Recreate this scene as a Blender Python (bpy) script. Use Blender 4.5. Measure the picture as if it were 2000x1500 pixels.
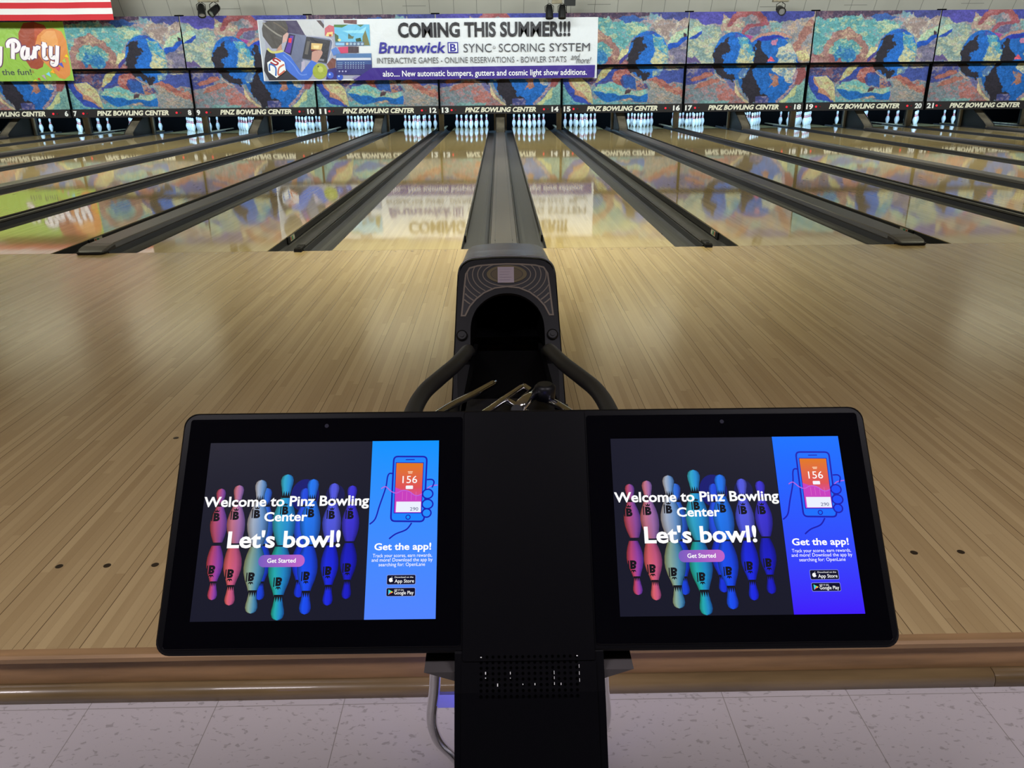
import bpy, math, random
import numpy as np
from mathutils import Matrix, Vector
for _o in list(bpy.data.objects):
    bpy.data.objects.remove(_o)
scene = bpy.context.scene
COL = scene.collection
rnd = random.Random(7)
# ------------------------------------------------------------------ camera, world, light, exposure
# metres; X to the right along the foul line, Y down the lanes (foul line at Y = 0), Z up from the lane surface
PI = math.pi
cam_data = bpy.data.cameras.new('camera')
cam = bpy.data.objects.new('camera', cam_data)
COL.objects.link(cam)
cam_data.sensor_fit = 'HORIZONTAL'
cam_data.sensor_width = 36.0
cam_data.lens = 36.0 * 1526.7 / 2000
cam_data.clip_start = 0.05
cam_data.clip_end = 200
PITCH, YAW, ROLL = 0.3674, 0.0122, -0.0091
fwd = Vector((math.sin(YAW) * math.cos(PITCH), math.cos(YAW) * math.cos(PITCH), -math.sin(PITCH)))
right0 = Vector((math.cos(YAW), -math.sin(YAW), 0))
up0 = right0.cross(fwd)
right = right0 * math.cos(ROLL) - up0 * -math.sin(ROLL) * -1
up = up0 * math.cos(ROLL) + right0 * math.sin(ROLL) * -1
right = fwd.cross(up)
cam.matrix_world = Matrix(((right.x, up.x, -fwd.x, -0.0214), (right.y, up.y, -fwd.y, -6.3777), (right.z, up.z, -fwd.z, 1.2661), (0, 0, 0, 1)))
scene.camera = cam

world = bpy.data.worlds.new('room')
scene.world = world
world.use_nodes = True
world.node_tree.nodes['Background'].inputs[0].default_value = (0.9, 0.82, 0.7, 1)
world.node_tree.nodes['Background'].inputs[1].default_value = 0.02
scene.view_settings.view_transform = 'Standard'
scene.view_settings.look = 'None'
scene.view_settings.gamma = 1
scene.view_settings.use_curve_mapping = False
scene.view_settings.exposure = 0.0

def area_light(name, loc, size, power, color, direction=(0, 0, -1), spread=180):
    l = bpy.data.lights.new(name, 'AREA')
    l.shape = 'RECTANGLE'
    l.size, l.size_y = size
    l.energy = power
    l.color = color
    l.spread = math.radians(spread)
    o = bpy.data.objects.new(name, l)
    COL.objects.link(o)
    o.location = loc
    o.rotation_euler = Vector(direction).to_track_quat('-Z', 'Y').to_euler()
    return o

WARM = (0.97, 0.95, 0.68)
# bare fluorescent strips hung across the hall above the lanes
for x in (-10.4, -7.3, -2.1, 2.9, 11.2):
    area_light('lane_strip_light', (x, 10.4, 3.95), (1.9, 0.2), 30, WARM)
# added fill with no known fixtures: a mural wash and narrow-beamed lane lights
for x in (-15, -10, -5, 0, 5, 10, 15):
    area_light('mask_fill_light', (x, 11.6, 3.95), (2.6, 0.3), 165, (0.88, 0.97, 0.96), (0, 0.85, -0.5))
for y, pw in ((0.2, 76), (3.4, 34), (7.0, 90), (11.0, 30)):
    for x in (-14, -7, 0, 7, 14):
        area_light('lane_fill_light', (x, y, 4.1), (3.0, 0.6), pw, WARM, (0, 0, -1), 84 if y < 1 else 105)  # narrow spread keeps this added fill out of the varnish reflections
# cool lamps over the edge of the concourse
for x in (-6, -2, 2, 6):
    area_light('concourse_light', (x, -6.6, 4.1), (1.6, 0.6), 46, (1.0, 0.93, 1.0), (0, 0.25, -1), 120)
# small blue lamp on the rear of the console pedestal
area_light('console_rear_lamp', (0.0, -5.56, 0.33), (0.15, 0.05), 0.4, (0.16, 0.16, 1.0), (0, 1, -0.2), 80)

# ------------------------------------------------------------------ helpers
def lin(c):
    c = c / 255.0
    return c / 12.92 if c <= 0.04045 else ((c + 0.055) / 1.055) ** 2.4
def L3(c, k=1.0):
    return tuple(min(1.0, lin(v) * k) for v in c)

def mat(name, color=(0.5, 0.5, 0.5), rough=0.5, metal=0.0, spec=0.5, coat=0.0, emit=None, strength=1.0):
    m = bpy.data.materials.new(name)
    m.use_nodes = True
    b = m.node_tree.nodes['Principled BSDF']
    b.inputs['Base Color'].default_value = (*color, 1)
    b.inputs['Roughness'].default_value = rough
    b.inputs['Metallic'].default_value = metal
    b.inputs['Specular IOR Level'].default_value = spec
    b.inputs['Coat Weight'].default_value = coat
    if emit:
        b.inputs['Emission Color'].default_value = (*emit, 1)
        b.inputs['Emission Strength'].default_value = strength
    return m

def nodes(m):
    nt = m.node_tree
    return nt, nt.nodes['Principled BSDF'], nt.nodes.new, nt.links.new

def noisy(m, color, amount=0.25, scale=(8, 8, 8), detail=4, bump=0.0):
    """mottles a base colour with object-space noise"""
    nt, b, N, K = nodes(m)
    tc = N('ShaderNodeTexCoord'); mp = N('ShaderNodeMapping'); mp.inputs['Scale'].default_value = scale
    ns = N('ShaderNodeTexNoise'); ns.inputs['Scale'].default_value = 1; ns.inputs['Detail'].default_value = detail
    K(tc.outputs['Object'], mp.inputs[0]); K(mp.outputs[0], ns.inputs['Vector'])
    cr = N('ShaderNodeValToRGB')
    cr.color_ramp.elements[0].position = 0.3; cr.color_ramp.elements[1].position = 0.7
    cr.color_ramp.elements[0].color = (*[c * (1 - amount) for c in color], 1)
    cr.color_ramp.elements[1].color = (*[min(1, c * (1 + amount)) for c in color], 1)
    K(ns.outputs['Fac'], cr.inputs[0]); K(cr.outputs[0], b.inputs['Base Color'])
    if bump:
        bp = N('ShaderNodeBump'); bp.inputs['Strength'].default_value = bump; bp.inputs['Distance'].default_value = 0.01
        K(ns.outputs['Fac'], bp.inputs['Height']); K(bp.outputs[0], b.inputs['Normal'])
    return m

class MB:
    """collects shapes into one mesh with several materials and a point colour"""
    def __init__(self):
        self.v = []; self.f = []; self.m = []; self.c = []; self.s = []
    def add(self, verts, faces, m=0, col=None, smooth=False):
        n = len(self.v)
        self.v += [tuple(p) for p in verts]
        if col is None: self.c += [(1, 1, 1)] * len(verts)
        elif isinstance(col[0], (int, float)): self.c += [tuple(col)] * len(verts)
        else: self.c += [tuple(c) for c in col]
        self.f += [tuple(i + n for i in f) for f in faces]
        self.m += [m] * len(faces); self.s += [smooth] * len(faces)
    def box(self, x0, x1, y0, y1, z0, z1, m=0, M=None):
        p = [Vector((x, y, z)) for z in (z0, z1) for y in (y0, y1) for x in (x0, x1)]
        if M: p = [M @ q for q in p]
        self.add(p, [(0, 2, 3, 1), (4, 5, 7, 6), (0, 1, 5, 4), (2, 6, 7, 3), (0, 4, 6, 2), (1, 3, 7, 5)], m)
    def prism(self, poly, axis, a, b, m=0, M=None, smooth=False):
        """extrudes a 2D outline along an axis ('x': poly is (y,z); 'y': (x,z); 'z': (x,y))"""
        def pt(u, w, t):
            q = {'x': (t, u, w), 'y': (u, t, w), 'z': (u, w, t)}[axis]
            return M @ Vector(q) if M else q
        n = len(poly)
        self.add([pt(u, w, a) for u, w in poly] + [pt(u, w, b) for u, w in poly],
                 [tuple(range(n))[::-1], tuple(range(n, 2 * n))], m)
        self.add([pt(u, w, a) for u, w in poly] + [pt(u, w, b) for u, w in poly],
                 [(i, (i + 1) % n, n + (i + 1) % n, n + i) for i in range(n)], m, smooth=smooth)
    def tube(self, path, r, seg=12, m=0, caps=True):
        path = [Vector(p) for p in path]
        rs = r if isinstance(r, (list, tuple)) else [r] * len(path)
        rings = []; prev = None
        for i, p in enumerate(path):
            t = (path[min(i + 1, len(path) - 1)] - path[max(i - 1, 0)]).normalized()
            if prev is None:
                a = Vector((0, 0, 1)) if abs(t.z) < 0.9 else Vector((1, 0, 0))
                u = t.cross(a).normalized()
            else:
                u = (prev - t * prev.dot(t)).normalized()
            prev = u; w = t.cross(u)
            rings.append([p + (u * math.cos(k / seg * 2 * PI) + w * math.sin(k / seg * 2 * PI)) * rs[i] for k in range(seg)])
        vs = [q for ring in rings for q in ring]; fs = []
        for i in range(len(rings) - 1):
            for k in range(seg):
                fs.append((i * seg + k, i * seg + (k + 1) % seg, (i + 1) * seg + (k + 1) % seg, (i + 1) * seg + k))
        self.add(vs, fs, m, smooth=True)
        if caps:
            self.add(rings[0], [tuple(range(seg))[::-1]], m); self.add(rings[-1], [tuple(range(seg))], m)
    def lathe(self, prof, seg=20, m=0, M=None, mats=None):
        vs = []
        for r, z in prof:
            for k in range(seg):
                q = Vector((r * math.cos(k / seg * 2 * PI), r * math.sin(k / seg * 2 * PI), z))
                vs.append(M @ q if M else q)
        for i in range(len(prof) - 1):
            fs = [(i * seg + k, i * seg + (k + 1) % seg, (i + 1) * seg + (k + 1) % seg, (i + 1) * seg + k) for k in range(seg)]
            base = len(self.v)
            ring = vs[i * seg:(i + 2) * seg]
            self.add(ring, [tuple(j - i * seg for j in f) for f in fs], mats[i] if mats else m, smooth=True)
    def build(self, name, mats, parent=None, merge=True):
        me = bpy.data.meshes.new(name)
        me.from_pydata(self.v, [], self.f)
        for mm in (mats if isinstance(mats, (list, tuple)) else [mats]): me.materials.append(mm)
        me.polygons.foreach_set('material_index', self.m)
        me.polygons.foreach_set('use_smooth', self.s)
        a = me.color_attributes.new('Col', 'FLOAT_COLOR', 'POINT')
        a.data.foreach_set('color', np.array([(*c, 1.0) for c in self.c], dtype=np.float32).ravel())
        me.update()
        o = bpy.data.objects.new(name, me)
        COL.objects.link(o)
        if merge and any(self.s):
            import bmesh
            bm = bmesh.new(); bm.from_mesh(me)
            bmesh.ops.remove_doubles(bm, verts=bm.verts, dist=1e-6)
            bm.to_mesh(me); bm.free()
        if parent: o.parent = parent
        return o

def tag(o, label=None, cat=None, group=None, kind=None):
    if label: o['label'] = label
    if cat: o['category'] = cat
    if group: o['group'] = group
    if kind: o['kind'] = kind
    return o
def thing(name, label, cat, loc=(0, 0, 0), group=None):
    o = bpy.data.objects.new(name, None)
    COL.objects.link(o); o.location = loc; o.empty_display_size = 0.1
    return tag(o, label, cat, group)
def copy_tree(o, parent=None):
    c = o.copy(); COL.objects.link(c)
    if parent: c.parent = parent
    for ch in o.children: copy_tree(ch, c)
    return c
def at(b, loc):                      # moves a mesh's own origin: geometry is built around loc
    b.v = [(x - loc[0], y - loc[1], z - loc[2]) for x, y, z in b.v]

# ---- lettering: outlines of Blender's own font as flat triangles, fitted to a box
_text_cache = {}
def glyphs(s, bold=0.0, shear=0.0, space=1.0):
    key = (s, bold, shear, space)
    if key not in _text_cache:
        cu = bpy.data.curves.new('t', 'FONT')
        cu.body = s; cu.size = 1; cu.offset = bold; cu.shear = shear; cu.space_character = space
        cu.resolution_u = 3; cu.fill_mode = 'FRONT'
        o = bpy.data.objects.new('t', cu)
        COL.objects.link(o)
        dg = bpy.context.evaluated_depsgraph_get(); dg.update()
        me = bpy.data.meshes.new_from_object(o.evaluated_get(dg))
        v = np.array([p.co[:2] for p in me.vertices]); f = [tuple(p.vertices) for p in me.polygons]
        bpy.data.objects.remove(o); bpy.data.curves.remove(cu); bpy.data.meshes.remove(me)
        _text_cache[key] = (v, f)
    return _text_cache[key]

class Board:
    """a flat printed or lit face: artwork in board units (x right, y down) laid in thin layers on a plane"""
    def __init__(self, mb, origin, ux, uy, unit, step, m=0, k=1.0, curve=None):
        self.mb = mb; self.o = Vector(origin); self.ux = Vector(ux); self.uy = Vector(uy); self.n = -self.ux.cross(self.uy)
        self.unit = unit; self.step = step; self.h = 0.0; self.m = m; self.k = k
    def pt(self, x, y):
        return self.o + self.ux * (x * self.unit) + self.uy * (y * self.unit) + self.n * self.h
    def col(self, c):
        return L3(c, self.k)
    def poly(self, pts, c, up=True):
        if up: self.h += self.step
        cols = [self.col(q) for q in c] if isinstance(c[0], (tuple, list)) else self.col(c)
        a = sum(pts[i][0] * pts[(i + 1) % len(pts)][1] - pts[(i + 1) % len(pts)][0] * pts[i][1] for i in range(len(pts)))
        idx = tuple(range(len(pts)))
        self.mb.add([self.pt(*p) for p in pts], [idx if a < 0 else idx[::-1]], self.m, cols)
    def rect(self, x0, y0, x1, y1, c, c2=None, r=0):
        if r:
            pts = []
            for cx, cy, a0 in ((x1 - r, y0 + r, -90), (x1 - r, y1 - r, 0), (x0 + r, y1 - r, 90), (x0 + r, y0 + r, 180)):
                for k in range(7):
                    a = math.radians(a0 + 15 * k); pts.append((cx + r * math.cos(a), cy + r * math.sin(a)))
        else:
            pts = [(x0, y0), (x1, y0), (x1, y1), (x0, y1)]
        if c2:
            self.poly(pts, [tuple(c[i] + (c2[i] - c[i]) * ((p[0] - x0) / (x1 - x0)) for i in range(3)) for p in pts])
        else: self.poly(pts, c)
    def ellipse(self, x, y, rx, ry, c, n=24):
        self.poly([(x + rx * math.cos(k / n * 2 * PI), y + ry * math.sin(k / n * 2 * PI)) for k in range(n)], c)
    def stroke(self, path, w, c, closed=False):
        self.h += self.step
        P = [Vector(p) for p in path]; n = len(P); lo, hi = [], []
        for i in range(n):
            a = P[i - 1] if (i or closed) else P[i]; b = P[(i + 1) % n] if (i < n - 1 or closed) else P[i]
            t0 = (P[i] - a); t1 = (b - P[i])
            t0 = t0.normalized() if t0.length > 1e-9 else t1.normalized(); t1 = t1.normalized() if t1.length > 1e-9 else t0
            t = (t0 + t1)
            t = t.normalized() if t.length > 1e-6 else t0
            nn = Vector((-t.y, t.x)); s = w / 2 / max(0.5, nn.dot(Vector((-t0.y, t0.x))))
            lo.append(P[i] - nn * s); hi.append(P[i] + nn * s)
        m = n if closed else n - 1
        vs = [self.pt(*p) for p in lo + hi]
        self.mb.add(vs, [(i, n + i, n + (i + 1) % n, (i + 1) % n) for i in range(m)], self.m, self.col(c))
    def curve(self, path, w, c, closed=False, n=6):
        """smooth stroke through the points"""
        P = [Vector(p) for p in path]; out = []; m = len(P)
        rng = range(m if closed else m - 1)
        for i in rng:
            g = lambda j: P[j % m] if closed else P[max(0, min(m - 1, j))]
            a, b, c_, d = g(i - 1), g(i), g(i + 1), g(i + 2)
            for k in range(n):
                t = k / n
                out.append(0.5 * ((2 * b) + (c_ - a) * t + (2 * a - 5 * b + 4 * c_ - d) * t * t + (3 * b - a - 3 * c_ + d) * t ** 3))
        if not closed: out.append(P[-1])
        self.stroke([tuple(p) for p in out], w, c, closed)
    def text(self, s, x0, x1, base, cap, c, bold=0.0, shear=0.0, flip=False, space=1.0):
        """fits text between x0 and x1 on the baseline with the given capital height"""
        self.h += self.step
        v, f = glyphs(s, bold, shear, space)
        mn, mx = v[:, 0].min(), v[:, 0].max()
        X = x0 + (v[:, 0] - mn) / (mx - mn) * (x1 - x0)
        ch = glyphs('H', bold)[0]; top = ch[:, 1].max() - bold; bot = bold * 0
        Y = base - v[:, 1] / (0.7 if top < 0.1 else top) * cap * (-1 if flip else 1)
        cols = self.col(c)
        vs = [self.pt(a, b) for a, b in zip(X, Y)]
        self.mb.add(vs, [t[::-1] if flip else t for t in f], self.m, cols)
def pairs(l): return [(l[i], l[i + 1]) for i in range(0, len(l), 2)]

def print_mat(name, rough=0.55, spec=0.3, emission=None, noise=0.0, coat=0.0, wrinkle=0.0):
    m = mat(name, (0, 0, 0), rough, 0, spec, coat)
    nt, b, N, K = nodes(m)
    at_ = N('ShaderNodeVertexColor'); at_.layer_name = 'Col'
    if emission:
        b.inputs['Base Color'].default_value = (0.004, 0.004, 0.005, 1)
        K(at_.outputs[0], b.inputs['Emission Color']); b.inputs['Emission Strength'].default_value = emission
    else:
        K(at_.outputs[0], b.inputs['Base Color'])
    if wrinkle:
        tc = N('ShaderNodeTexCoord'); mp = N('ShaderNodeMapping'); mp.inputs['Scale'].default_value = (1.3, 1, 1.0); mp.inputs['Rotation'].default_value = (0, 0.6, 0)
        ns = N('ShaderNodeTexNoise'); ns.inputs['Scale'].default_value = 1.6; ns.inputs['Detail'].default_value = 3; ns.inputs['Distortion'].default_value = 1.2
        bp = N('ShaderNodeBump'); bp.inputs['Strength'].default_value = wrinkle; bp.inputs['Distance'].default_value = 0.12
        K(tc.outputs['Object'], mp.inputs[0]); K(mp.outputs[0], ns.inputs['Vector']); K(ns.outputs['Fac'], bp.inputs['Height']); K(bp.outputs[0], b.inputs['Normal'])
    return m

# ------------------------------------------------------------------ materials
def board_wood(name, light, dark, seam, rough, every5, groove=0.5):
    """strip flooring: boards 27 mm wide running in Y with their own tint, grain and end joints"""
    m = mat(name, light, rough, 0, 0.5)
    nt, b, N, K = nodes(m)
    def M(op, a, bb=None, c=None):
        n = N('ShaderNodeMath'); n.operation = op
        for i, x in enumerate((a, bb, c)):
            if x is None: continue
            if isinstance(x, (int, float)): n.inputs[i].default_value = x
            else: K(x, n.inputs[i])
        return n.outputs[0]
    geo = N('ShaderNodeNewGeometry'); sx = N('ShaderNodeSeparateXYZ'); K(geo.outputs['Position'], sx.inputs[0])
    X = M('DIVIDE', sx.outputs[0], 0.02703)
    idx = M('FLOOR', X); fr = M('FRACT', X)
    wn = N('ShaderNodeTexWhiteNoise'); wn.noise_dimensions = '1D'; K(idx, wn.inputs['W'])
    seg = M('FLOOR', M('ADD', M('DIVIDE', sx.outputs[1], 0.95), M('MULTIPLY', wn.outputs[0], 7.0)))
    wn2 = N('ShaderNodeTexWhiteNoise'); wn2.noise_dimensions = '2D'
    cb = N('ShaderNodeCombineXYZ'); K(idx, cb.inputs[0]); K(seg, cb.inputs[1]); K(cb.outputs[0], wn2.inputs['Vector'])
    mp = N('ShaderNodeMapping'); mp.inputs['Scale'].default_value = (60, 2.2, 1); K(geo.outputs['Position'], mp.inputs[0])
    ns = N('ShaderNodeTexNoise'); ns.inputs['Scale'].default_value = 1; ns.inputs['Detail'].default_value = 4; K(mp.outputs[0], ns.inputs['Vector'])
    t = M('ADD', M('MULTIPLY', wn2.outputs[0], 0.62), M('MULTIPLY', ns.outputs['Fac'], 0.42))
    mix = N('ShaderNodeMix'); mix.data_type = 'RGBA'
    mix.inputs[6].default_value = (*dark, 1); mix.inputs[7].default_value = (*light, 1); K(t, mix.inputs[0])
    # seams: every board faintly, both sides of each fifth board clearly
    edge = M('LESS_THAN', M('MINIMUM', fr, M('SUBTRACT', 1.0, fr)), 0.045)
    fifth = M('LESS_THAN', M('ABSOLUTE', M('SUBTRACT', M('MODULO', M('ADD', X, 5000.0), 5.0), 0.5)), 0.56)
    sm = M('MULTIPLY', edge, M('ADD', M('MULTIPLY', fifth, every5), groove * 0.25))
    mix2 = N('ShaderNodeMix'); mix2.data_type = 'RGBA'; mix2.inputs[7].default_value = (*seam, 1)
    K(sm, mix2.inputs[0]); K(mix.outputs[2], mix2.inputs[6]); K(mix2.outputs[2], b.inputs['Base Color'])
    # gentle unevenness of the varnish
    mp2 = N('ShaderNodeMapping'); mp2.inputs['Scale'].default_value = (5, 0.9, 1); K(geo.outputs['Position'], mp2.inputs[0])
    n2 = N('ShaderNodeTexNoise'); n2.inputs['Scale'].default_value = 1; n2.inputs['Detail'].default_value = 2; K(mp2.outputs[0], n2.inputs['Vector'])
    bp = N('ShaderNodeBump'); bp.inputs['Strength'].default_value = 0.035; bp.inputs['Distance'].default_value = 0.01
    K(n2.outputs['Fac'], bp.inputs['Height']); K(bp.outputs[0], b.inputs['Normal'])
    return m

M_LANE = board_wood('lane_maple', (0.55, 0.43, 0.215), (0.415, 0.312, 0.148), (0.2, 0.13, 0.06), 0.045, 0.15)
M_APPR = board_wood('approach_maple', (0.53, 0.40, 0.205), (0.355, 0.248, 0.118), (0.1, 0.06, 0.03), 0.2, 0.75)
M_DOT = mat('dark_inlay', (0.03, 0.02, 0.012), 0.3)
M_STEPWOOD = noisy(mat('oak_fascia', (0.2, 0.1, 0.035), 0.35), (0.33, 0.19, 0.085), 0.4, (2.5, 30, 22), 6)
M_QROUND = noisy(mat('oak_moulding', (0.25, 0.14, 0.05), 0.28, coat=0.4), (0.2, 0.135, 0.062), 0.3, (3, 20, 20), 5)
M_NOSING = noisy(mat('oak_nosing', (0.3, 0.19, 0.09), 0.35), (0.33, 0.2, 0.095), 0.2, (3, 30, 30), 5)
M_GUTTER = noisy(mat('gutter_plastic', (0.03, 0.03, 0.034), 0.4, spec=0.35), (0.036, 0.036, 0.039), 0.12, (4, 0.6, 4), 3)
M_RAIL = mat('rail_plastic', (0.03, 0.028, 0.028), 0.45)
M_COVER = noisy(mat('cover_plastic', (0.075, 0.068, 0.068), 0.36, spec=0.5), (0.075, 0.068, 0.068), 0.15, (5, 0.5, 5), 3)
M_RUBBER = mat('black_rubber', (0.008, 0.008, 0.008), 0.4, spec=0.3)
M_BLACK = mat('black_paint', (0.002, 0.002, 0.0025), 0.8, spec=0.05)
M_PITSIDE = noisy(mat('kickback_dark', (0.02, 0.023, 0.03), 0.5), (0.008, 0.0095, 0.012), 0.4, (3, 3, 3), 3)
M_POST = noisy(mat('post_wood', (0.36, 0.28, 0.18), 0.5), (0.5, 0.42, 0.3), 0.35, (8, 8, 3), 4)
M_HOUSING = noisy(mat('housing_brown', (0.12, 0.1, 0.075), 0.5), (0.12, 0.1, 0.07), 0.4, (6, 6, 3), 4)
M_PIN = mat('pin_white', (0.82, 0.84, 0.86), 0.25, coat=0.4)
M_PINRED = mat('pin_red', (0.65, 0.05, 0.07), 0.3)
M_SIGNBLACK = mat('sign_black', (0.016, 0.013, 0.015), 0.5)
M_CHROME = mat('chrome', (0.78, 0.78, 0.8), 0.06, 1.0)
M_PLATE = mat('grey_plate', (0.55, 0.55, 0.6), 0.5)
M_STEEL = mat('brushed_steel', (0.4, 0.4, 0.43), 0.35, 1.0)
M_CONSOLE = mat('console_black', (0.003, 0.003, 0.0042), 0.34, spec=0.12)
M_GLASS = mat('screen_glass', (0.0015, 0.0015, 0.003), 0.06, spec=0.2)
M_HOODBLACK = noisy(mat('hood_charcoal', (0.0105, 0.0105, 0.012), 0.45, spec=0.2), (0.0105, 0.0105, 0.012), 0.1, (6, 6, 6), 2)
M_HOODTOP = mat('hood_smoke_grey', (0.135, 0.112, 0.098), 0.25, spec=0.6)
M_ARM = mat('rack_rubber', (0.012, 0.0115, 0.011), 0.5)
M_PRINT = print_mat('painted_mural', 0.6, 0.2)
M_VINYL = print_mat('printed_vinyl', 0.45, 0.35, wrinkle=0.35)
M_DECAL = print_mat('printed_decal', 0.45, 0.3)
M_DISPLAY = print_mat('lit_display', 0.3, 0.3, emission=1.0)
M_DISPLAY.node_tree.nodes['Principled BSDF'].inputs['Specular IOR Level'].default_value = 0.1
M_LED = mat('red_led', (0.3, 0.01, 0.02), 0.3, emit=(1.0, 0.03, 0.05), strength=1.1)
M_LEDOFF = mat('red_led_dim', (0.16, 0.012, 0.02), 0.3)
M_SIGNTEXT = mat('cream_lettering', (0.9, 0.86, 0.7), 0.5)
M_NUMTEXT = mat('white_numerals', (0.92, 0.92, 0.9), 0.5)
M_WHITE = mat('white_sticker', (0.8, 0.8, 0.78), 0.5)
M_SOFFIT = noisy(mat('soffit_panel', (0.5, 0.47, 0.41), 0.7), (0.48, 0.45, 0.39), 0.08, (0.8, 0.8, 0.8), 3)
M_JOINT = mat('panel_joint', (0.2, 0.19, 0.165), 0.8)
M_CEIL = noisy(mat('ceiling_tile', (0.3, 0.28, 0.24), 0.8), (0.26, 0.24, 0.2), 0.12, (1, 1, 1), 3)
M_WALL = noisy(mat('wall_paint', (0.2, 0.18, 0.16), 0.8), (0.18, 0.165, 0.14), 0.1, (1, 1, 1), 2)

def tile_mat():
    m = mat('vinyl_tile', (0.5, 0.48, 0.45), 0.4)
    nt, b, N, K = nodes(m)
    geo = N('ShaderNodeNewGeometry')
    mp = N('ShaderNodeMapping'); mp.inputs['Location'].default_value = (0.11, 0.02, 0); K(geo.outputs['Position'], mp.inputs[0])
    br = N('ShaderNodeTexBrick'); br.offset = 0; br.squash = 1
    br.inputs['Scale'].default_value = 1; br.inputs['Brick Width'].default_value = 0.3048; br.inputs['Row Height'].default_value = 0.3048
    br.inputs['Mortar Size'].default_value = 0.0011; br.inputs['Mortar Smooth'].default_value = 0.3
    br.inputs['Color1'].default_value = (0.50, 0.46, 0.47, 1); br.inputs['Color2'].default_value = (0.47, 0.435, 0.445, 1); br.inputs['Mortar'].default_value = (0.24, 0.22, 0.2, 1)
    K(mp.outputs[0], br.inputs['Vector'])
    mp2 = N('ShaderNodeMapping'); mp2.inputs['Scale'].default_value = (55, 95, 1); mp2.inputs['Rotation'].default_value = (0, 0, 0.6); K(geo.outputs['Position'], mp2.inputs[0])
    ns = N('ShaderNodeTexNoise'); ns.inputs['Scale'].default_value = 1; ns.inputs['Detail'].default_value = 2; ns.inputs['Distortion'].default_value = 0.6; K(mp2.outputs[0], ns.inputs['Vector'])
    cr = N('ShaderNodeValToRGB'); cr.color_ramp.elements[0].position = 0.61; cr.color_ramp.elements[1].position = 0.68
    cr.color_ramp.elements[0].color = (0, 0, 0, 1); cr.color_ramp.elements[1].color = (0.55, 0.55, 0.55, 1); K(ns.outputs['Fac'], cr.inputs[0])
    mx = N('ShaderNodeMix'); mx.data_type = 'RGBA'; mx.inputs[7].default_value = (0.22, 0.2, 0.19, 1)
    K(cr.outputs[0], mx.inputs[0]); K(br.outputs['Color'], mx.inputs[6]); K(mx.outputs[2], b.inputs['Base Color'])
    return m
M_TILE = tile_mat()
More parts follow.
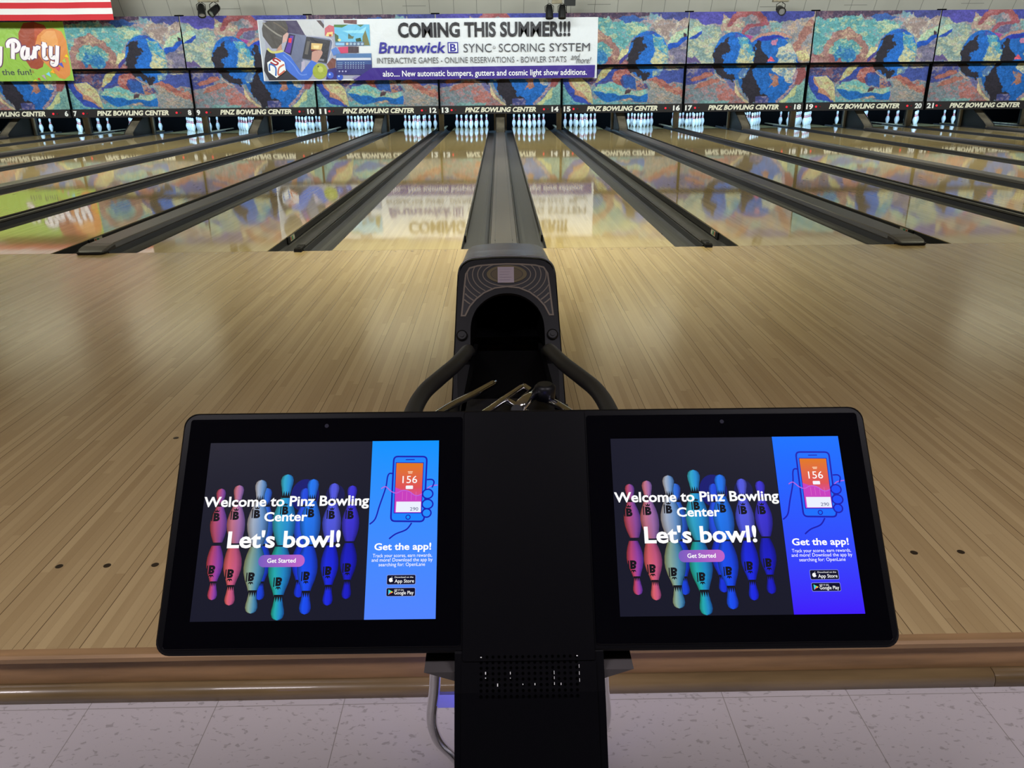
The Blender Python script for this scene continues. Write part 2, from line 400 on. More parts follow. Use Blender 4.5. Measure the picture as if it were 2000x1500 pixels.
MURAL_A = [
('p',(75,60,85),(110,80,95),0.3,14,0,[-8,-13,684,-13,687,23,438,33,280,54,-6,54]),
('p',(72,76,140),None,0,14,0,[684,-13,1018,-13,1023,59,918,67,755,23]),
('p',(100,165,172),(185,200,168),0.3,20,0,[-7,49,429,54,707,95,683,136,578,172,504,274,347,367,2,367]),
('p',(60,95,165),None,0,10,0,[428,33,570,21,667,49,626,67,493,77]),
('p',(185,200,168),(100,165,172),0.3,14,0,[495,115,707,90,672,136,551,162]),
('p',(165,145,142),(205,190,170),0.3,18,0,[707,90,772,28,892,74,1012,49,1018,126,842,203,764,156]),
('p',(125,120,150),(180,170,165),0.35,16,0,[846,264,1024,203,1038,382,855,382]),
('p',(150,98,103),(185,150,140),0.25,16,0,[-10,310,453,326,541,356,542,387,-8,387]),
('s',(158,118,115),(195,165,140),0.3,16,61.2,[104,362,117,264,179,182,263,156,361,203,423,264,432,346]),
('p',(50,115,175),(100,165,172),0.45,24,0,[350,310,349,325,343,339,334,352,322,362,307,370,290,375,272,377,254,375,237,370,221,362,208,352,198,339,191,325,189,310,190,295,196,281,205,269,217,258,232,250,249,245,267,244,284,245,302,250,317,258,330,269,341,281,347,295]),
('p',(70,70,120),(140,95,105),0.35,14,0,[-14,385,542,385,550,520,245,520,-10,520]),
('p',(72,76,140),None,0,12,0,[294,397,510,392,601,469,606,561,279,536]),
('s',(165,92,92),(195,130,120),0.25,12,58.5,[458,526,444,474,480,433,539,418]),
('p',(55,95,172),None,0,8,0,[503,459,601,464,609,556,511,551]),
('p',(180,125,110),(72,76,140),0.25,14,0,[608,500,685,510,705,567,617,561]),
('p',(70,85,158),None,0,12,0,[710,397,1008,403,1017,520,843,515,720,459]),
('p',(190,182,152),(72,76,140),0.3,14,0,[824,410,862,403,970,408,971,420,831,420]),
('p',(140,148,152),(185,165,150),0.35,18,0,[717,510,1024,603,1031,695,719,695]),
('s',(172,105,100),(195,140,120),0.3,16,55.9,[726,474,822,526,929,574,1013,603]),
('p',(118,172,178),(200,180,155),0.3,14,0,[250,638,728,669,730,695,253,695]),
('p',(122,180,182),(70,130,170),0.25,12,0,[-16,490,84,572,214,695,-11,695]),
('p',(58,82,175),None,0,5,0,[5,485,35,572,114,659,236,682,262,664,248,572,207,510,178,469,37,469]),
('p',(190,140,118),None,0,8,0,[54,474,135,474,192,546,235,674,185,638,107,605,111,567,61,526]),
('p',(203,198,150),(190,150,120),0.15,7,0,[65,474,173,474,230,536,256,623,262,674,224,659,194,608,127,567,88,526]),
('p',(200,195,142),(190,160,110),0.15,6,0,[278,510,297,449,338,403,424,387,399,428,352,469,289,513]),
('p',(60,80,165),None,0,6,0,[424,387,451,397,422,459,364,495,294,515,352,469]),
('p',(215,210,162),None,0,6,0,[445,341,482,264,530,269,517,310,465,346]),
('p',(80,75,152),None,0,6,0,[465,349,537,285,544,315,466,374]),
('p',(38,108,188),None,0,5,0,[256,572,357,587,511,605,576,608,720,595,706,664,607,659,513,636,443,659,372,667,316,638]),
('p',(122,187,187),(185,200,168),0.3,6,0,[253,567,300,526,408,503,491,531,531,567,586,577,699,567,720,597,659,618,576,605,511,610,357,592]),
('p',(85,65,75),None,0,6,0,[511,609,525,567,574,569,565,595]),
('p',(198,172,152),None,0,6,0,[513,641,572,632,606,649,519,653]),
('p',(35,85,188),None,0,5,0,[844,228,918,218,999,162,1025,151,1027,177,931,249,847,274]),
('p',(168,202,175),(215,215,180),0.3,8,0,[838,226,882,167,954,126,1021,95,1025,151,876,231]),
('p',(75,55,75),None,0,4,0,[966,149,996,154,995,179,971,179]),
('p',(38,108,200),None,0,3,0,[853,332,846,370,832,406,809,436,781,461,749,477,713,486,676,485,640,476,607,459,578,434,555,403,538,367,530,328,529,289,537,250,552,215,574,184,602,160,635,143,670,135,706,135,741,144,774,162,803,187,827,218,843,254,852,292]),
('p',(70,80,170),(38,108,200),0.5,12,0,[559,213,693,133,775,162,659,172]),
('p',(48,44,55),None,0,14,0,[537,285,560,228,616,172,653,177,634,208,669,254,639,285,602,295,626,336,607,382,669,433,725,459,716,487,623,472,557,418,533,362]),
('p',(82,160,195),(185,200,168),0.3,14,0,[711,162,787,177,840,244,853,315,843,367,805,290,743,244]),
('p',(208,202,160),(120,160,180),0.35,14,0,[749,244,794,285,845,315,851,367,824,408,725,377,722,326,735,274]),
('p',(95,130,185),(185,200,168),0.35,14,0,[744,418,833,382,816,444,759,474]),
('s',(200,172,150),None,0,3,6.4,[561,438,601,474,652,499])]
MURAL_B = [
('p',(140,165,165),(195,196,165),0.4,20,0,[-50,49,258,101,229,257,214,381,-24,381]),
('p',(150,150,158),(195,168,145),0.4,20,0,[618,65,1022,39,1072,381,862,381,848,200]),
('p',(130,165,168),(190,180,150),0.2,18,0,[641,70,739,70,747,137,666,143]),
('p',(85,80,165),None,0,10,0,[-22,-8,421,-8,330,60,257,83,116,88,53,49,-18,49]),
('p',(70,75,155),None,0,12,0,[404,-13,1020,-13,1011,39,872,54,739,73,629,60]),
('p',(180,152,142),(185,200,168),0.25,18,0,[252,34,439,60,446,122,351,153,262,137]),
('s',(163,92,97),(150,90,120),0.2,12,45.2,[323,96,361,44,407,16,515,10,573,44,620,80]),
('s',(158,88,103),None,0,12,34.6,[438,153,472,112,552,96,610,86]),
('p',(110,105,145),None,0,12,0,[479,132,581,112,581,163,494,163]),
('s',(168,118,112),(200,165,140),0.35,16,63.8,[1026,29,962,117,906,220,875,277]),
('p',(165,75,150),None,0,10,0,[445,166,528,174,509,205,470,194]),
('p',(175,205,180),(205,205,170),0.3,8,0,[-10,143,73,96,108,131,67,161,-7,189]),
('p',(45,80,182),None,0,5,0,[-6,194,67,161,107,132,106,159,65,194,-6,197]),
('p',(110,95,150),None,0,14,0,[-6,329,59,324,108,376,-3,376]),
('p',(75,82,155),(150,140,150),0.15,12,0,[-24,381,236,381,232,459,100,532,-11,542]),
('p',(165,105,98),None,0,6,0,[40,490,164,439,222,436,233,464,70,511]),
('p',(172,112,102),None,0,8,0,[74,558,154,511,234,477,298,500,223,532,80,565]),
('p',(128,142,152),(175,130,135),0.3,18,0,[-21,558,284,532,302,703,-10,703]),
('p',(188,122,118),(150,140,150),0.3,18,0,[272,526,437,552,556,703,290,703]),
('p',(112,110,160),(180,150,140),0.3,14,0,[321,511,420,495,419,589,353,547]),
('p',(128,165,165),None,0,12,0,[144,656,393,661,364,703,138,703]),
('p',(207,188,152),None,0,8,0,[417,516,473,615,560,687,526,687,426,599]),
('p',(142,187,178),(110,160,165),0.3,12,0,[900,578,1007,500,1020,703,805,703]),
('p',(197,202,152),None,0,14,0,[799,656,934,537,917,615,838,692]),
('p',(152,88,92),None,0,8,0,[916,412,993,407,1003,475,962,539,905,534]),
('p',(80,70,142),None,0,8,0,[854,324,914,360,975,397,887,402]),
('p',(213,207,152),(190,150,120),0.15,6,0,[878,298,956,267,1000,340,1015,368,924,353]),
('p',(38,106,192),None,0,3,0,[923,454,919,511,902,565,873,612,834,650,787,677,734,691,677,692,621,681,567,656,520,620,480,575,450,522,432,464,425,405,432,347,450,294,480,247,518,209,565,182,616,168,671,166,725,178,777,203,825,239,865,284,896,337,915,394]),
('p',(48,44,55),None,0,14,0,[532,257,565,215,619,210,614,298,656,329,661,366,561,412,592,537,640,604,720,656,708,692,571,685,478,563,471,475,511,417,550,371]),
('p',(205,205,182),(110,150,185),0.38,16,0,[727,277,818,220,870,277,910,407,908,511,853,516,778,459,716,412,732,360]),
('p',(178,122,106),(38,108,200),0.2,16,0,[699,449,761,454,788,537,708,563,729,511]),
('p',(48,64,182),None,0,8,0,[532,215,615,176,724,169,811,207,727,194,619,210]),
('p',(228,98,120),None,0,6,0,[656,353,683,327,713,367,661,369]),
('p',(205,135,172),None,0,10,0,[674,210,718,207,724,236,678,239]),
('s',(182,152,162),(90,80,130),0.3,12,26.6,[916,433,909,521,849,609,783,666]),
('p',(75,80,140),(140,130,160),0.3,12,0,[604,630,711,635,725,692,589,692]),
('s',(190,142,132),None,0,8,21.3,[515,210,588,171,694,150,819,189]),
('p',(38,108,200),None,0,3,0,[547,346,541,385,528,421,506,452,479,476,446,493,409,502,372,501,334,492,299,474,268,449,243,418,225,381,214,342,212,302,219,263,233,228,254,197,282,172,315,155,350,147,387,147,424,156,458,174,489,199,514,231,533,267,544,306]),
('p',(70,80,170),(38,108,200),0.5,12,0,[240,226,374,145,459,174,340,184]),
('p',(48,44,55),None,0,14,0,[220,298,242,241,296,184,335,189,316,220,354,267,324,298,287,309,313,350,296,397,362,449,421,475,412,503,316,488,246,433,219,376]),
('p',(82,160,195),(185,200,168),0.3,14,0,[394,174,472,189,529,257,546,329,538,381,496,303,430,257]),
('p',(208,202,160),(120,160,180),0.35,14,0,[436,257,484,298,537,329,546,381,520,423,417,392,411,340,422,288]),
('p',(95,130,185),(185,200,168),0.35,14,0,[438,433,529,397,513,459,456,490]),
('s',(200,172,150),None,0,3,6.4,[251,454,294,490,347,515])]
BANNER = [
('p',(168,168,190),0,[1.0,0.8,192.2,1.4,187.4,61.4,216.2,61.6,215.5,88.4,197.0,108.0,2.5,109.8]),
('p',(178,182,196),0,[1.0,0.8,11.0,1.5,9.3,109.3,2.6,109.5]),
('p',(75,66,98),0,[9.8,1.4,76.0,1.9,89.9,28.1,56.8,25.1,53.3,14.2]),
('p',(200,200,206),0,[76.0,1.9,119.8,1.9,128.3,12.6,127.8,30.0,89.9,27.8]),
('p',(90,75,80),0,[113.9,1.9,122.2,1.9,128.5,10.4,126.7,16.4]),
('p',(206,206,213),0,[128.1,1.8,192.1,1.6,191.5,9.3,147.4,11.1,127.8,30.0]),
('p',(112,72,76),0,[166.1,1.6,192.1,1.6,191.5,9.3,166.8,6.9]),
('p',(112,118,148),0,[58.2,23.5,142.8,36.2,127.9,81.0,80.6,71.6,73.4,94.0,57.2,64.8,47.2,58.0]),
('p',(52,46,78),0,[59.2,25.1,70.9,27.4,58.6,63.7,44.9,56.9]),
('p',(96,66,162),0,[61.2,28.4,67.4,29.1,56.8,60.5,46.7,56.9]),
('p',(232,62,80),0,[57.2,32.8,63.4,33.0,61.2,41.6,55.7,40.4]),
('p',(62,60,68),0,[92.0,30.3,137.8,37.8,126.9,78.7,79.6,69.4]),
('p',(105,100,100),0,[92.4,38.5,98.3,39.1,91.1,62.8,85.2,61.7]),
('p',(216,182,122),0,[100.4,41.9,122.4,43.4,118.6,54.2,98.6,54.0]),
('p',(235,215,160),0,[103.5,46.3,115.5,46.4,113.8,51.9,104.2,51.8]),
('p',(120,60,58),0,[98.1,52.9,111.8,54.1,110.9,57.2,99.0,56.2]),
('s',(192,192,208),2.0,[91.5,29.2,140.9,36.7,128.0,79.8]),
('p',(130,130,145),0,[109.6,69.6,122.7,71.4,121.7,75.3,109.3,73.5]),
('p',(86,81,80),0,[7.4,16.0,11.0,6.3,21.5,2.3,54.6,2.5,58.1,14.2,55.8,24.0,47.0,28.3,43.0,42.5,34.8,51.3,22.8,51.2,15.6,41.2,7.6,29.1]),
('s',(142,136,130),2.75,[10.3,5.2,20.0,14.5,34.3,24.9,44.4,29.9]),
('s',(110,98,90),2.25,[30.7,4.3,44.1,12.0,55.5,20.7]),
('p',(206,166,160),0,[47.0,28.3,54.7,22.9,58.1,24.3,53.0,38.2,44.2,42.0]),
('p',(190,146,130),0,[34.3,50.2,41.8,42.5,42.2,54.7,29.4,56.8]),
('p',(62,60,70),0,[11.8,53.3,28.0,57.9,29.4,66.8,53.7,97.2,68.2,108.9,10.5,109.0,2.4,91.2,6.3,68.8]),
('p',(75,116,216),0,[26.7,59.2,43.7,56.9,57.1,65.9,75.7,95.1,97.3,72.9,107.7,77.4,94.2,103.2,86.4,108.8,68.2,108.9,53.7,97.2,38.7,80.2,29.3,67.9]),
('s',(110,145,230),2.25,[43.1,62.4,60.4,80.4,72.9,98.5,86.2,98.6]),
('s',(206,202,122),3.99,[13.9,51.1,20.9,57.3,30.4,58.1,43.9,55.6]),
('p',(196,150,140),0,[97.3,72.9,99.9,58.4,106.2,55.7,118.3,54.7,120.9,58.6,119.3,63.0,114.5,69.7,107.7,77.4]),
('p',(190,180,205),0,[77.7,76.1,83.9,73.9,83.8,87.3,75.7,95.1]),
('p',(166,176,76),0,[126.7,93.3,125.4,98.3,122.4,102.7,118.2,106.0,113.3,107.7,108.3,107.6,103.7,105.8,100.1,102.5,98.1,98.1,97.7,93.1,99.1,88.1,102.0,83.7,106.2,80.5,111.1,78.8,116.1,78.8,120.6,80.6,124.2,83.9,126.3,88.3]),
('p',(195,200,110),0,[119.2,89.9,118.7,91.8,117.5,93.5,116.0,94.7,114.1,95.4,112.2,95.4,110.5,94.7,109.2,93.4,108.4,91.7,108.3,89.8,108.8,87.9,109.9,86.2,111.5,84.9,113.3,84.3,115.2,84.3,116.9,85.0,118.2,86.3,119.0,87.9]),
('p',(90,100,50),0,[111.3,84.4,111.2,84.9,110.9,85.4,110.4,85.8,109.8,85.9,109.2,85.9,108.7,85.8,108.3,85.4,108.0,84.9,108.0,84.4,108.1,83.8,108.5,83.4,108.9,83.0,109.5,82.9,110.1,82.9,110.6,83.0,111.0,83.4,111.3,83.9]),
('p',(125,80,76),0,[126.6,80.9,138.6,68.8,145.5,72.2,143.0,86.7,131.8,91.1]),
('p',(62,54,125),0,[128.2,89.9,144.2,86.7,145.9,108.7,122.8,108.8]),
('p',(92,130,206),0,[137.5,54.3,147.6,49.4,156.1,61.1,141.3,65.4]),
('p',(64,95,206),0,[138.7,100.7,138.2,102.9,136.8,104.7,134.9,106.1,132.7,106.8,130.4,106.8,128.2,106.1,126.6,104.6,125.6,102.8,125.4,100.6,126.0,98.5,127.3,96.7,129.2,95.3,131.5,94.6,133.8,94.6,135.9,95.3,137.5,96.7,138.5,98.6]),
('p',(64,95,206),0,[156.9,104.3,156.3,106.3,155.1,108.1,153.3,109.4,151.2,110.1,149.0,110.0,147.0,109.3,145.4,108.0,144.5,106.2,144.3,104.2,144.8,102.2,146.1,100.4,147.9,99.1,150.0,98.4,152.2,98.5,154.2,99.2,155.7,100.5,156.7,102.3]),
('p',(180,205,250),0,[133.0,99.0,132.8,99.6,132.4,100.2,131.8,100.6,131.2,100.8,130.5,100.8,129.9,100.5,129.4,100.1,129.1,99.6,129.1,99.0,129.3,98.4,129.6,97.8,130.2,97.4,130.9,97.2,131.5,97.2,132.1,97.4,132.6,97.8,132.9,98.4]),
('p',(180,205,250),0,[150.6,102.5,150.4,103.1,150.1,103.6,149.6,103.9,149.1,104.1,148.5,104.1,147.9,103.9,147.5,103.5,147.3,103.1,147.2,102.5,147.4,102.0,147.7,101.5,148.2,101.2,148.7,101.0,149.3,101.0,149.9,101.2,150.3,101.5,150.5,102.0]),
('p',(206,72,112),0,[151.1,50.0,171.6,48.8,170.6,60.3,156.1,61.1]),
('p',(80,66,76),0,[171.6,48.8,192.2,49.0,191.3,60.5,170.6,60.3]),
('p',(202,102,116),0,[129.2,15.9,138.0,10.0,149.6,13.3,149.8,24.7,135.0,30.1,127.9,28.9]),
('p',(236,206,142),0,[133.2,23.5,144.0,22.3,143.3,30.1,129.0,30.3]),
('p',(190,80,60),0,[135.9,26.8,141.2,26.9,140.3,30.7,136.1,30.6]),
('p',(112,190,230),0,[147.5,9.7,215.8,9.8,214.8,47.7,146.6,47.2]),
('p',(150,215,240),0,[162.1,20.5,197.8,19.6,210.2,13.2,204.6,25.1,173.6,24.9]),
('p',(80,122,62),0,[147.5,9.7,174.8,9.9,162.5,15.0,147.2,14.0]),
('p',(82,115,75),0,[191.5,10.0,205.7,9.9,198.3,14.2]),
('p',(80,102,70),0,[147.4,24.7,154.1,29.1,154.4,40.1,147.2,40.0]),
('p',(122,122,80),0,[201.2,30.6,207.4,19.7,211.1,34.0,214.3,47.2,199.3,47.1]),
('p',(50,76,46),0,[187.1,34.9,196.8,33.3,198.7,39.9,187.9,40.4]),
('p',(100,112,90),0,[173.1,30.4,184.5,30.5,182.3,35.0,172.7,35.0]),
('p',(90,110,100),0,[174.1,25.5,180.3,30.4,173.1,30.4]),
('p',(96,116,152),0,[147.2,40.3,203.4,40.7,202.9,47.6,146.6,47.2]),
('p',(142,192,236),0,[147.9,41.8,165.0,41.9,164.6,46.8,147.5,46.7]),
('p',(212,190,170),0,[172.8,44.1,172.2,45.5,170.8,46.4,169.2,46.4,167.9,45.5,167.6,44.1,168.2,42.6,169.6,41.8,171.2,41.8,172.4,42.7]),
('p',(165,188,212),0,[180.0,44.2,179.4,45.6,178.0,46.4,176.4,46.4,175.1,45.5,174.7,44.1,175.4,42.7,176.7,41.8,178.4,41.8,179.6,42.7]),
('p',(165,188,212),0,[187.2,44.2,186.6,45.6,185.2,46.5,183.6,46.5,182.3,45.6,181.9,44.2,182.5,42.8,183.9,41.9,185.6,41.9,186.8,42.8]),
('p',(165,188,212),0,[194.7,44.3,194.1,45.7,192.7,46.6,191.1,46.5,189.9,45.7,189.5,44.2,190.1,42.8,191.5,41.9,193.1,42.0,194.3,42.8]),
('p',(165,188,212),0,[202.2,44.3,201.5,45.7,200.2,46.6,198.5,46.6,197.3,45.7,196.9,44.3,197.5,42.9,198.9,42.0,200.5,42.0,201.8,42.9]),
('p',(225,215,150),0,[158.9,37.1,158.2,38.5,156.4,39.3,154.4,39.3,152.8,38.4,152.3,37.0,153.0,35.6,154.8,34.7,156.8,34.8,158.4,35.6]),
('p',(92,128,180),0,[146.5,61.6,215.6,61.4,215.7,69.4,146.4,69.0]),
('p',(66,90,150),0,[146.4,68.8,215.7,69.2,215.4,81.7,145.7,81.1]),
('p',(62,62,125),0,[145.7,80.9,215.4,81.4,214.8,100.6,144.5,100.2]),
('p',(218,222,236),0,[146.8,69.3,214.7,69.4,214.6,73.8,146.6,73.5]),
('p',(165,185,215),0,[163.2,77.0,165.6,77.0,165.5,78.4,163.1,78.3]),
('p',(165,185,215),0,[168.3,77.0,170.7,77.1,170.6,78.4,168.2,78.4]),
('p',(165,185,215),0,[173.3,77.1,175.7,77.1,175.6,78.4,173.2,78.4]),
('p',(165,185,215),0,[178.4,77.1,180.8,77.1,180.7,78.5,178.3,78.5]),
('p',(165,185,215),0,[183.5,77.2,185.9,77.2,185.8,78.5,183.4,78.5]),
('p',(165,185,215),0,[188.5,77.2,190.9,77.2,190.8,78.6,188.4,78.5]),
('p',(165,185,215),0,[193.6,77.2,196.0,77.3,195.9,78.6,193.5,78.6]),
('p',(165,185,215),0,[198.7,77.3,201.1,77.3,201.0,78.6,198.6,78.6]),
('p',(130,155,195),0,[148.1,77.1,158.4,77.2,158.3,78.3,148.0,78.2]),
('p',(165,185,215),0,[162.9,80.3,165.3,80.4,165.2,81.7,162.8,81.7]),
('p',(165,185,215),0,[168.0,80.4,170.4,80.4,170.3,81.8,167.9,81.7]),
('p',(165,185,215),0,[173.1,80.4,175.5,80.4,175.4,81.8,172.9,81.8]),
('p',(165,185,215),0,[178.1,80.5,180.5,80.5,180.4,81.8,178.0,81.8]),
('p',(165,185,215),0,[183.2,80.5,185.6,80.5,185.5,81.9,183.1,81.9]),
('p',(165,185,215),0,[188.3,80.6,190.7,80.6,190.6,81.9,188.2,81.9]),
('p',(165,185,215),0,[193.3,80.6,195.8,80.6,195.6,82.0,193.2,81.9]),
('p',(165,185,215),0,[198.4,80.6,200.8,80.7,200.7,82.0,198.3,82.0]),
('p',(130,155,195),0,[147.8,80.4,158.1,80.5,158.0,81.7,147.7,81.6]),
('p',(165,185,215),0,[162.6,83.7,165.1,83.7,164.9,85.1,162.5,85.1]),
('p',(165,185,215),0,[167.7,83.8,170.1,83.8,170.0,85.1,167.6,85.1]),
('p',(165,185,215),0,[172.8,83.8,175.2,83.8,175.1,85.2,172.7,85.1]),
('p',(165,185,215),0,[177.9,83.8,180.3,83.9,180.2,85.2,177.7,85.2]),
('p',(165,185,215),0,[182.9,83.9,185.3,83.9,185.2,85.2,182.8,85.2]),
('p',(165,185,215),0,[188.0,83.9,190.4,83.9,190.3,85.3,187.9,85.3]),
('p',(165,185,215),0,[193.1,84.0,195.5,84.0,195.4,85.3,193.0,85.3]),
('p',(165,185,215),0,[198.2,84.0,200.6,84.0,200.5,85.4,198.0,85.3]),
('p',(130,155,195),0,[147.5,83.8,157.8,83.9,157.7,85.0,147.4,84.9]),
('p',(165,185,215),0,[162.3,87.1,164.8,87.1,164.7,88.4,162.2,88.4]),
('p',(165,185,215),0,[167.4,87.1,169.8,87.1,169.7,88.5,167.3,88.5]),
('p',(165,185,215),0,[172.5,87.2,174.9,87.2,174.8,88.5,172.4,88.5]),
('p',(165,185,215),0,[177.6,87.2,180.0,87.2,179.9,88.6,177.5,88.5]),
('p',(165,185,215),0,[182.7,87.2,185.1,87.3,185.0,88.6,182.5,88.6]),
('p',(165,185,215),0,[187.7,87.3,190.2,87.3,190.0,88.7,187.6,88.6]),
('p',(165,185,215),0,[192.8,87.3,195.2,87.3,195.1,88.7,192.7,88.7]),
('p',(165,185,215),0,[197.9,87.4,200.3,87.4,200.2,88.7,197.8,88.7]),
('p',(130,155,195),0,[147.2,87.2,157.5,87.3,157.4,88.4,147.1,88.3]),
('p',(190,190,235),0,[152.6,93.7,152.0,94.9,150.7,95.3,149.6,94.8,149.2,93.7,149.8,92.6,151.0,92.2,152.2,92.6]),
('p',(190,190,235),0,[158.9,93.8,158.3,94.9,157.0,95.4,155.9,94.9,155.5,93.8,156.1,92.7,157.3,92.2,158.5,92.7]),
('p',(190,190,235),0,[165.2,93.9,164.6,95.0,163.3,95.4,162.2,94.9,161.8,93.8,162.4,92.7,163.6,92.3,164.8,92.7]),
('p',(150,140,185),0,[174.0,107.8,181.7,102.2,195.0,102.3,191.0,108.0]),
('p',(240,240,242),0,[28.8,66.8,44.6,75.8,45.8,91.5,26.2,104.9,11.2,93.5,10.8,76.7]),
('s',(168,52,62),3.0,[37.8,74.9,28.5,69.3,23.1,72.3,32.0,77.5,26.3,80.8,17.2,76.0]),
('s',(62,112,192),3.0,[13.9,91.8,15.6,79.8,26.2,85.7,24.9,100.9]),
('s',(205,110,90),3.0,[43.7,80.3,32.9,86.7,30.7,99.3,43.7,91.5]),
('p',(66,46,142),0,[215.7,87.8,656.0,86.2,655.1,109.3,176.6,110.5])]
PARTY = [
('p',(150,70,50),0,[219.5,19.5,233.0,1.9,252.3,-0.4,271.8,5.5,279.1,20.0,268.9,47.1,253.1,80.4,241.5,84.8,229.3,82.2,220.6,64.4,215.2,46.7]),
('p',(175,80,55),0,[253.5,3.5,270.8,5.5,277.0,20.0,266.8,47.1,254.0,66.6,245.8,46.9]),
('p',(205,130,70),0,[247.1,41.1,255.0,24.6,270.1,13.2,287.4,10.9,302.8,17.3,308.7,33.8,306.9,57.2,306.0,86.8,303.0,95.8,291.8,103.2,280.6,100.6,272.6,88.5,257.2,71.6,248.8,56.7]),
('p',(215,150,90),0,[261.1,25.6,274.7,16.1,290.4,16.2,292.9,33.6,285.8,61.9,271.0,56.9,259.7,41.2]),
('s',(105,60,95),10.64,[194.4,45.5,195.0,38.7,201.6,33.1,210.1,32.5,215.4,36.9,215.4,43.7,210.3,49.6,204.9,51.0]),
('s',(105,60,95),10.64,[205.7,35.9,198.6,65.7]),
('s',(105,60,95),10.64,[229.1,45.8,223.8,46.2,219.1,53.5,218.1,61.4,221.2,64.2,226.7,61.0,231.5,46.8]),
('s',(105,60,95),10.64,[232.3,44.8,229.2,61.5,232.8,64.5]),
('s',(105,60,95),10.64,[246.5,43.5,241.6,64.5]),
('s',(105,60,95),10.64,[233.4,64.0,239.5,60.6,244.0,50.8]),
('s',(105,60,95),10.64,[246.9,48.9,251.4,45.2,255.8,47.0]),
('s',(105,60,95),10.64,[265.6,35.9,260.1,59.8,261.9,64.5,266.9,63.7]),
('s',(105,60,95),10.64,[259.7,43.6,270.1,41.7]),
('s',(105,60,95),10.64,[277.3,42.8,273.5,59.9,275.8,64.0,282.5,62.4]),
('s',(105,60,95),10.64,[290.2,42.4,282.8,70.8,277.3,76.7,272.8,75.1,274.7,70.2]),
('s',(105,60,95),10.64,[180.2,42.5,172.7,70.9,166.9,76.3,162.7,74.3]),
('s',(105,60,95),10.64,[169.0,41.9,164.8,59.0,167.0,63.1,173.7,61.5]),
('s',(232,222,228),7.1,[194.4,45.5,195.0,38.7,201.6,33.1,210.1,32.5,215.4,36.9,215.4,43.7,210.3,49.6,204.9,51.0]),
('s',(232,222,228),7.1,[205.7,35.9,198.6,65.7]),
('s',(232,222,228),7.1,[229.1,45.8,223.8,46.2,219.1,53.5,218.1,61.4,221.2,64.2,226.7,61.0,231.5,46.8]),
('s',(232,222,228),7.1,[232.3,44.8,229.2,61.5,232.8,64.5]),
('s',(232,222,228),7.1,[246.5,43.5,241.6,64.5]),
('s',(232,222,228),7.1,[233.4,64.0,239.5,60.6,244.0,50.8]),
('s',(232,222,228),7.1,[246.9,48.9,251.4,45.2,255.8,47.0]),
('s',(232,222,228),7.1,[265.6,35.9,260.1,59.8,261.9,64.5,266.9,63.7]),
('s',(232,222,228),7.1,[259.7,43.6,270.1,41.7]),
('s',(232,222,228),7.1,[277.3,42.8,273.5,59.9,275.8,64.0,282.5,62.4]),
('s',(232,222,228),7.1,[290.2,42.4,282.8,70.8,277.3,76.7,272.8,75.1,274.7,70.2]),
('s',(232,222,228),7.1,[180.2,42.5,172.7,70.9,166.9,76.3,162.7,74.3]),
('s',(232,222,228),7.1,[169.0,41.9,164.8,59.0,167.0,63.1,173.7,61.5]),
('p',(225,190,30),0,[299.5,62.0,304.3,57.2,307.8,64.1]),
('p',(160,185,80),0,[293.6,69.9,299.4,65.0,300.7,73.9]),
('p',(75,90,190),0,[285.0,75.2,292.0,72.3,294.2,82.3]),
('p',(205,80,95),0,[276.3,81.1,287.0,80.7,283.2,88.6]),
('p',(235,160,40),0,[265.8,90.5,272.5,84.1,274.9,92.6]),
('p',(125,195,220),0,[256.6,93.4,263.8,89.5,266.0,99.0]),
('p',(175,150,175),0,[247.4,96.3,253.2,94.4,256.2,104.9]),
('p',(185,70,40),0,[237.5,102.2,242.4,99.8,244.2,105.8]),
('p',(215,205,50),0,[229.2,106.2,234.2,102.7,237.7,106.1])]

# ------------------------------------------------------------------ the setting
PITCHX = 3.344                       # one pair of lanes
LW = 1.054                           # lane width
APP0 = -4.84                         # edge of the raised approach
FLOOR_Z = -0.122
MASK_Y = 16.31

b = MB(); b.box(-21, 21, -13, APP0 + 0.02, FLOOR_Z - 0.1, FLOOR_Z)
tag(b.build('floor', M_TILE), kind='structure')

b = MB(); b.box(-21, 21, APP0 + 0.012, 0, -0.09, 0, 0)
for k in range(-5, 6):               # inlaid dots of the approach, on every lane
    for s in (-1, 1):
        c = k * PITCHX + s * (0.3525 + LW / 2)
        for j in range(-3, 4):
            for y in (-4.478, -3.62, -0.06):
                n = 14; r = 0.0085 if y > -1 else 0.0105
                b.add([(c + j * 0.1352 + r * math.cos(i / n * 2 * PI), y + r * math.sin(i / n * 2 * PI), 0.0006) for i in range(n)], [tuple(range(n))], 1)
tag(b.build('floor', [M_APPR, M_DOT]), kind='structure')

b = MB(); b.prism([(APP0 + 0.012, -0.09), (APP0 + 0.012, 0.0), (APP0 - 0.012, 0.0), (APP0 - 0.02, -0.004), (APP0 - 0.02, -0.016), (APP0 - 0.006, -0.02), (APP0 - 0.006, -0.09)], 'x', -21, 21)
tag(b.build('trim_1', M_NOSING), kind='structure')
b = MB(); b.box(-21, 21, APP0 - 0.008, APP0 + 0.02, FLOOR_Z, -0.0175)
tag(b.build('trim_2', M_STEPWOOD), kind='structure')
b = MB()
prof = [(APP0 - 0.008, FLOOR_Z)] + [(APP0 - 0.008 - 0.03 * math.cos(a), FLOOR_Z + 0.016 + 0.02 * math.sin(a)) for a in [k / 8 * PI / 2 for k in range(9)]]
prof.insert(1, (APP0 - 0.038, FLOOR_Z))
x = -21.0
for w in [5.2, 4.87, 5.6, 2.6 + 3.9, 2.4, 3.66, 4.1, 4.3, 6]:
    b.prism(prof, 'x', x, min(21, x + w - 0.0018), smooth=True); x += w
    if x > 20: break
tag(b.build('baseboard_front', M_QROUND), kind='structure')

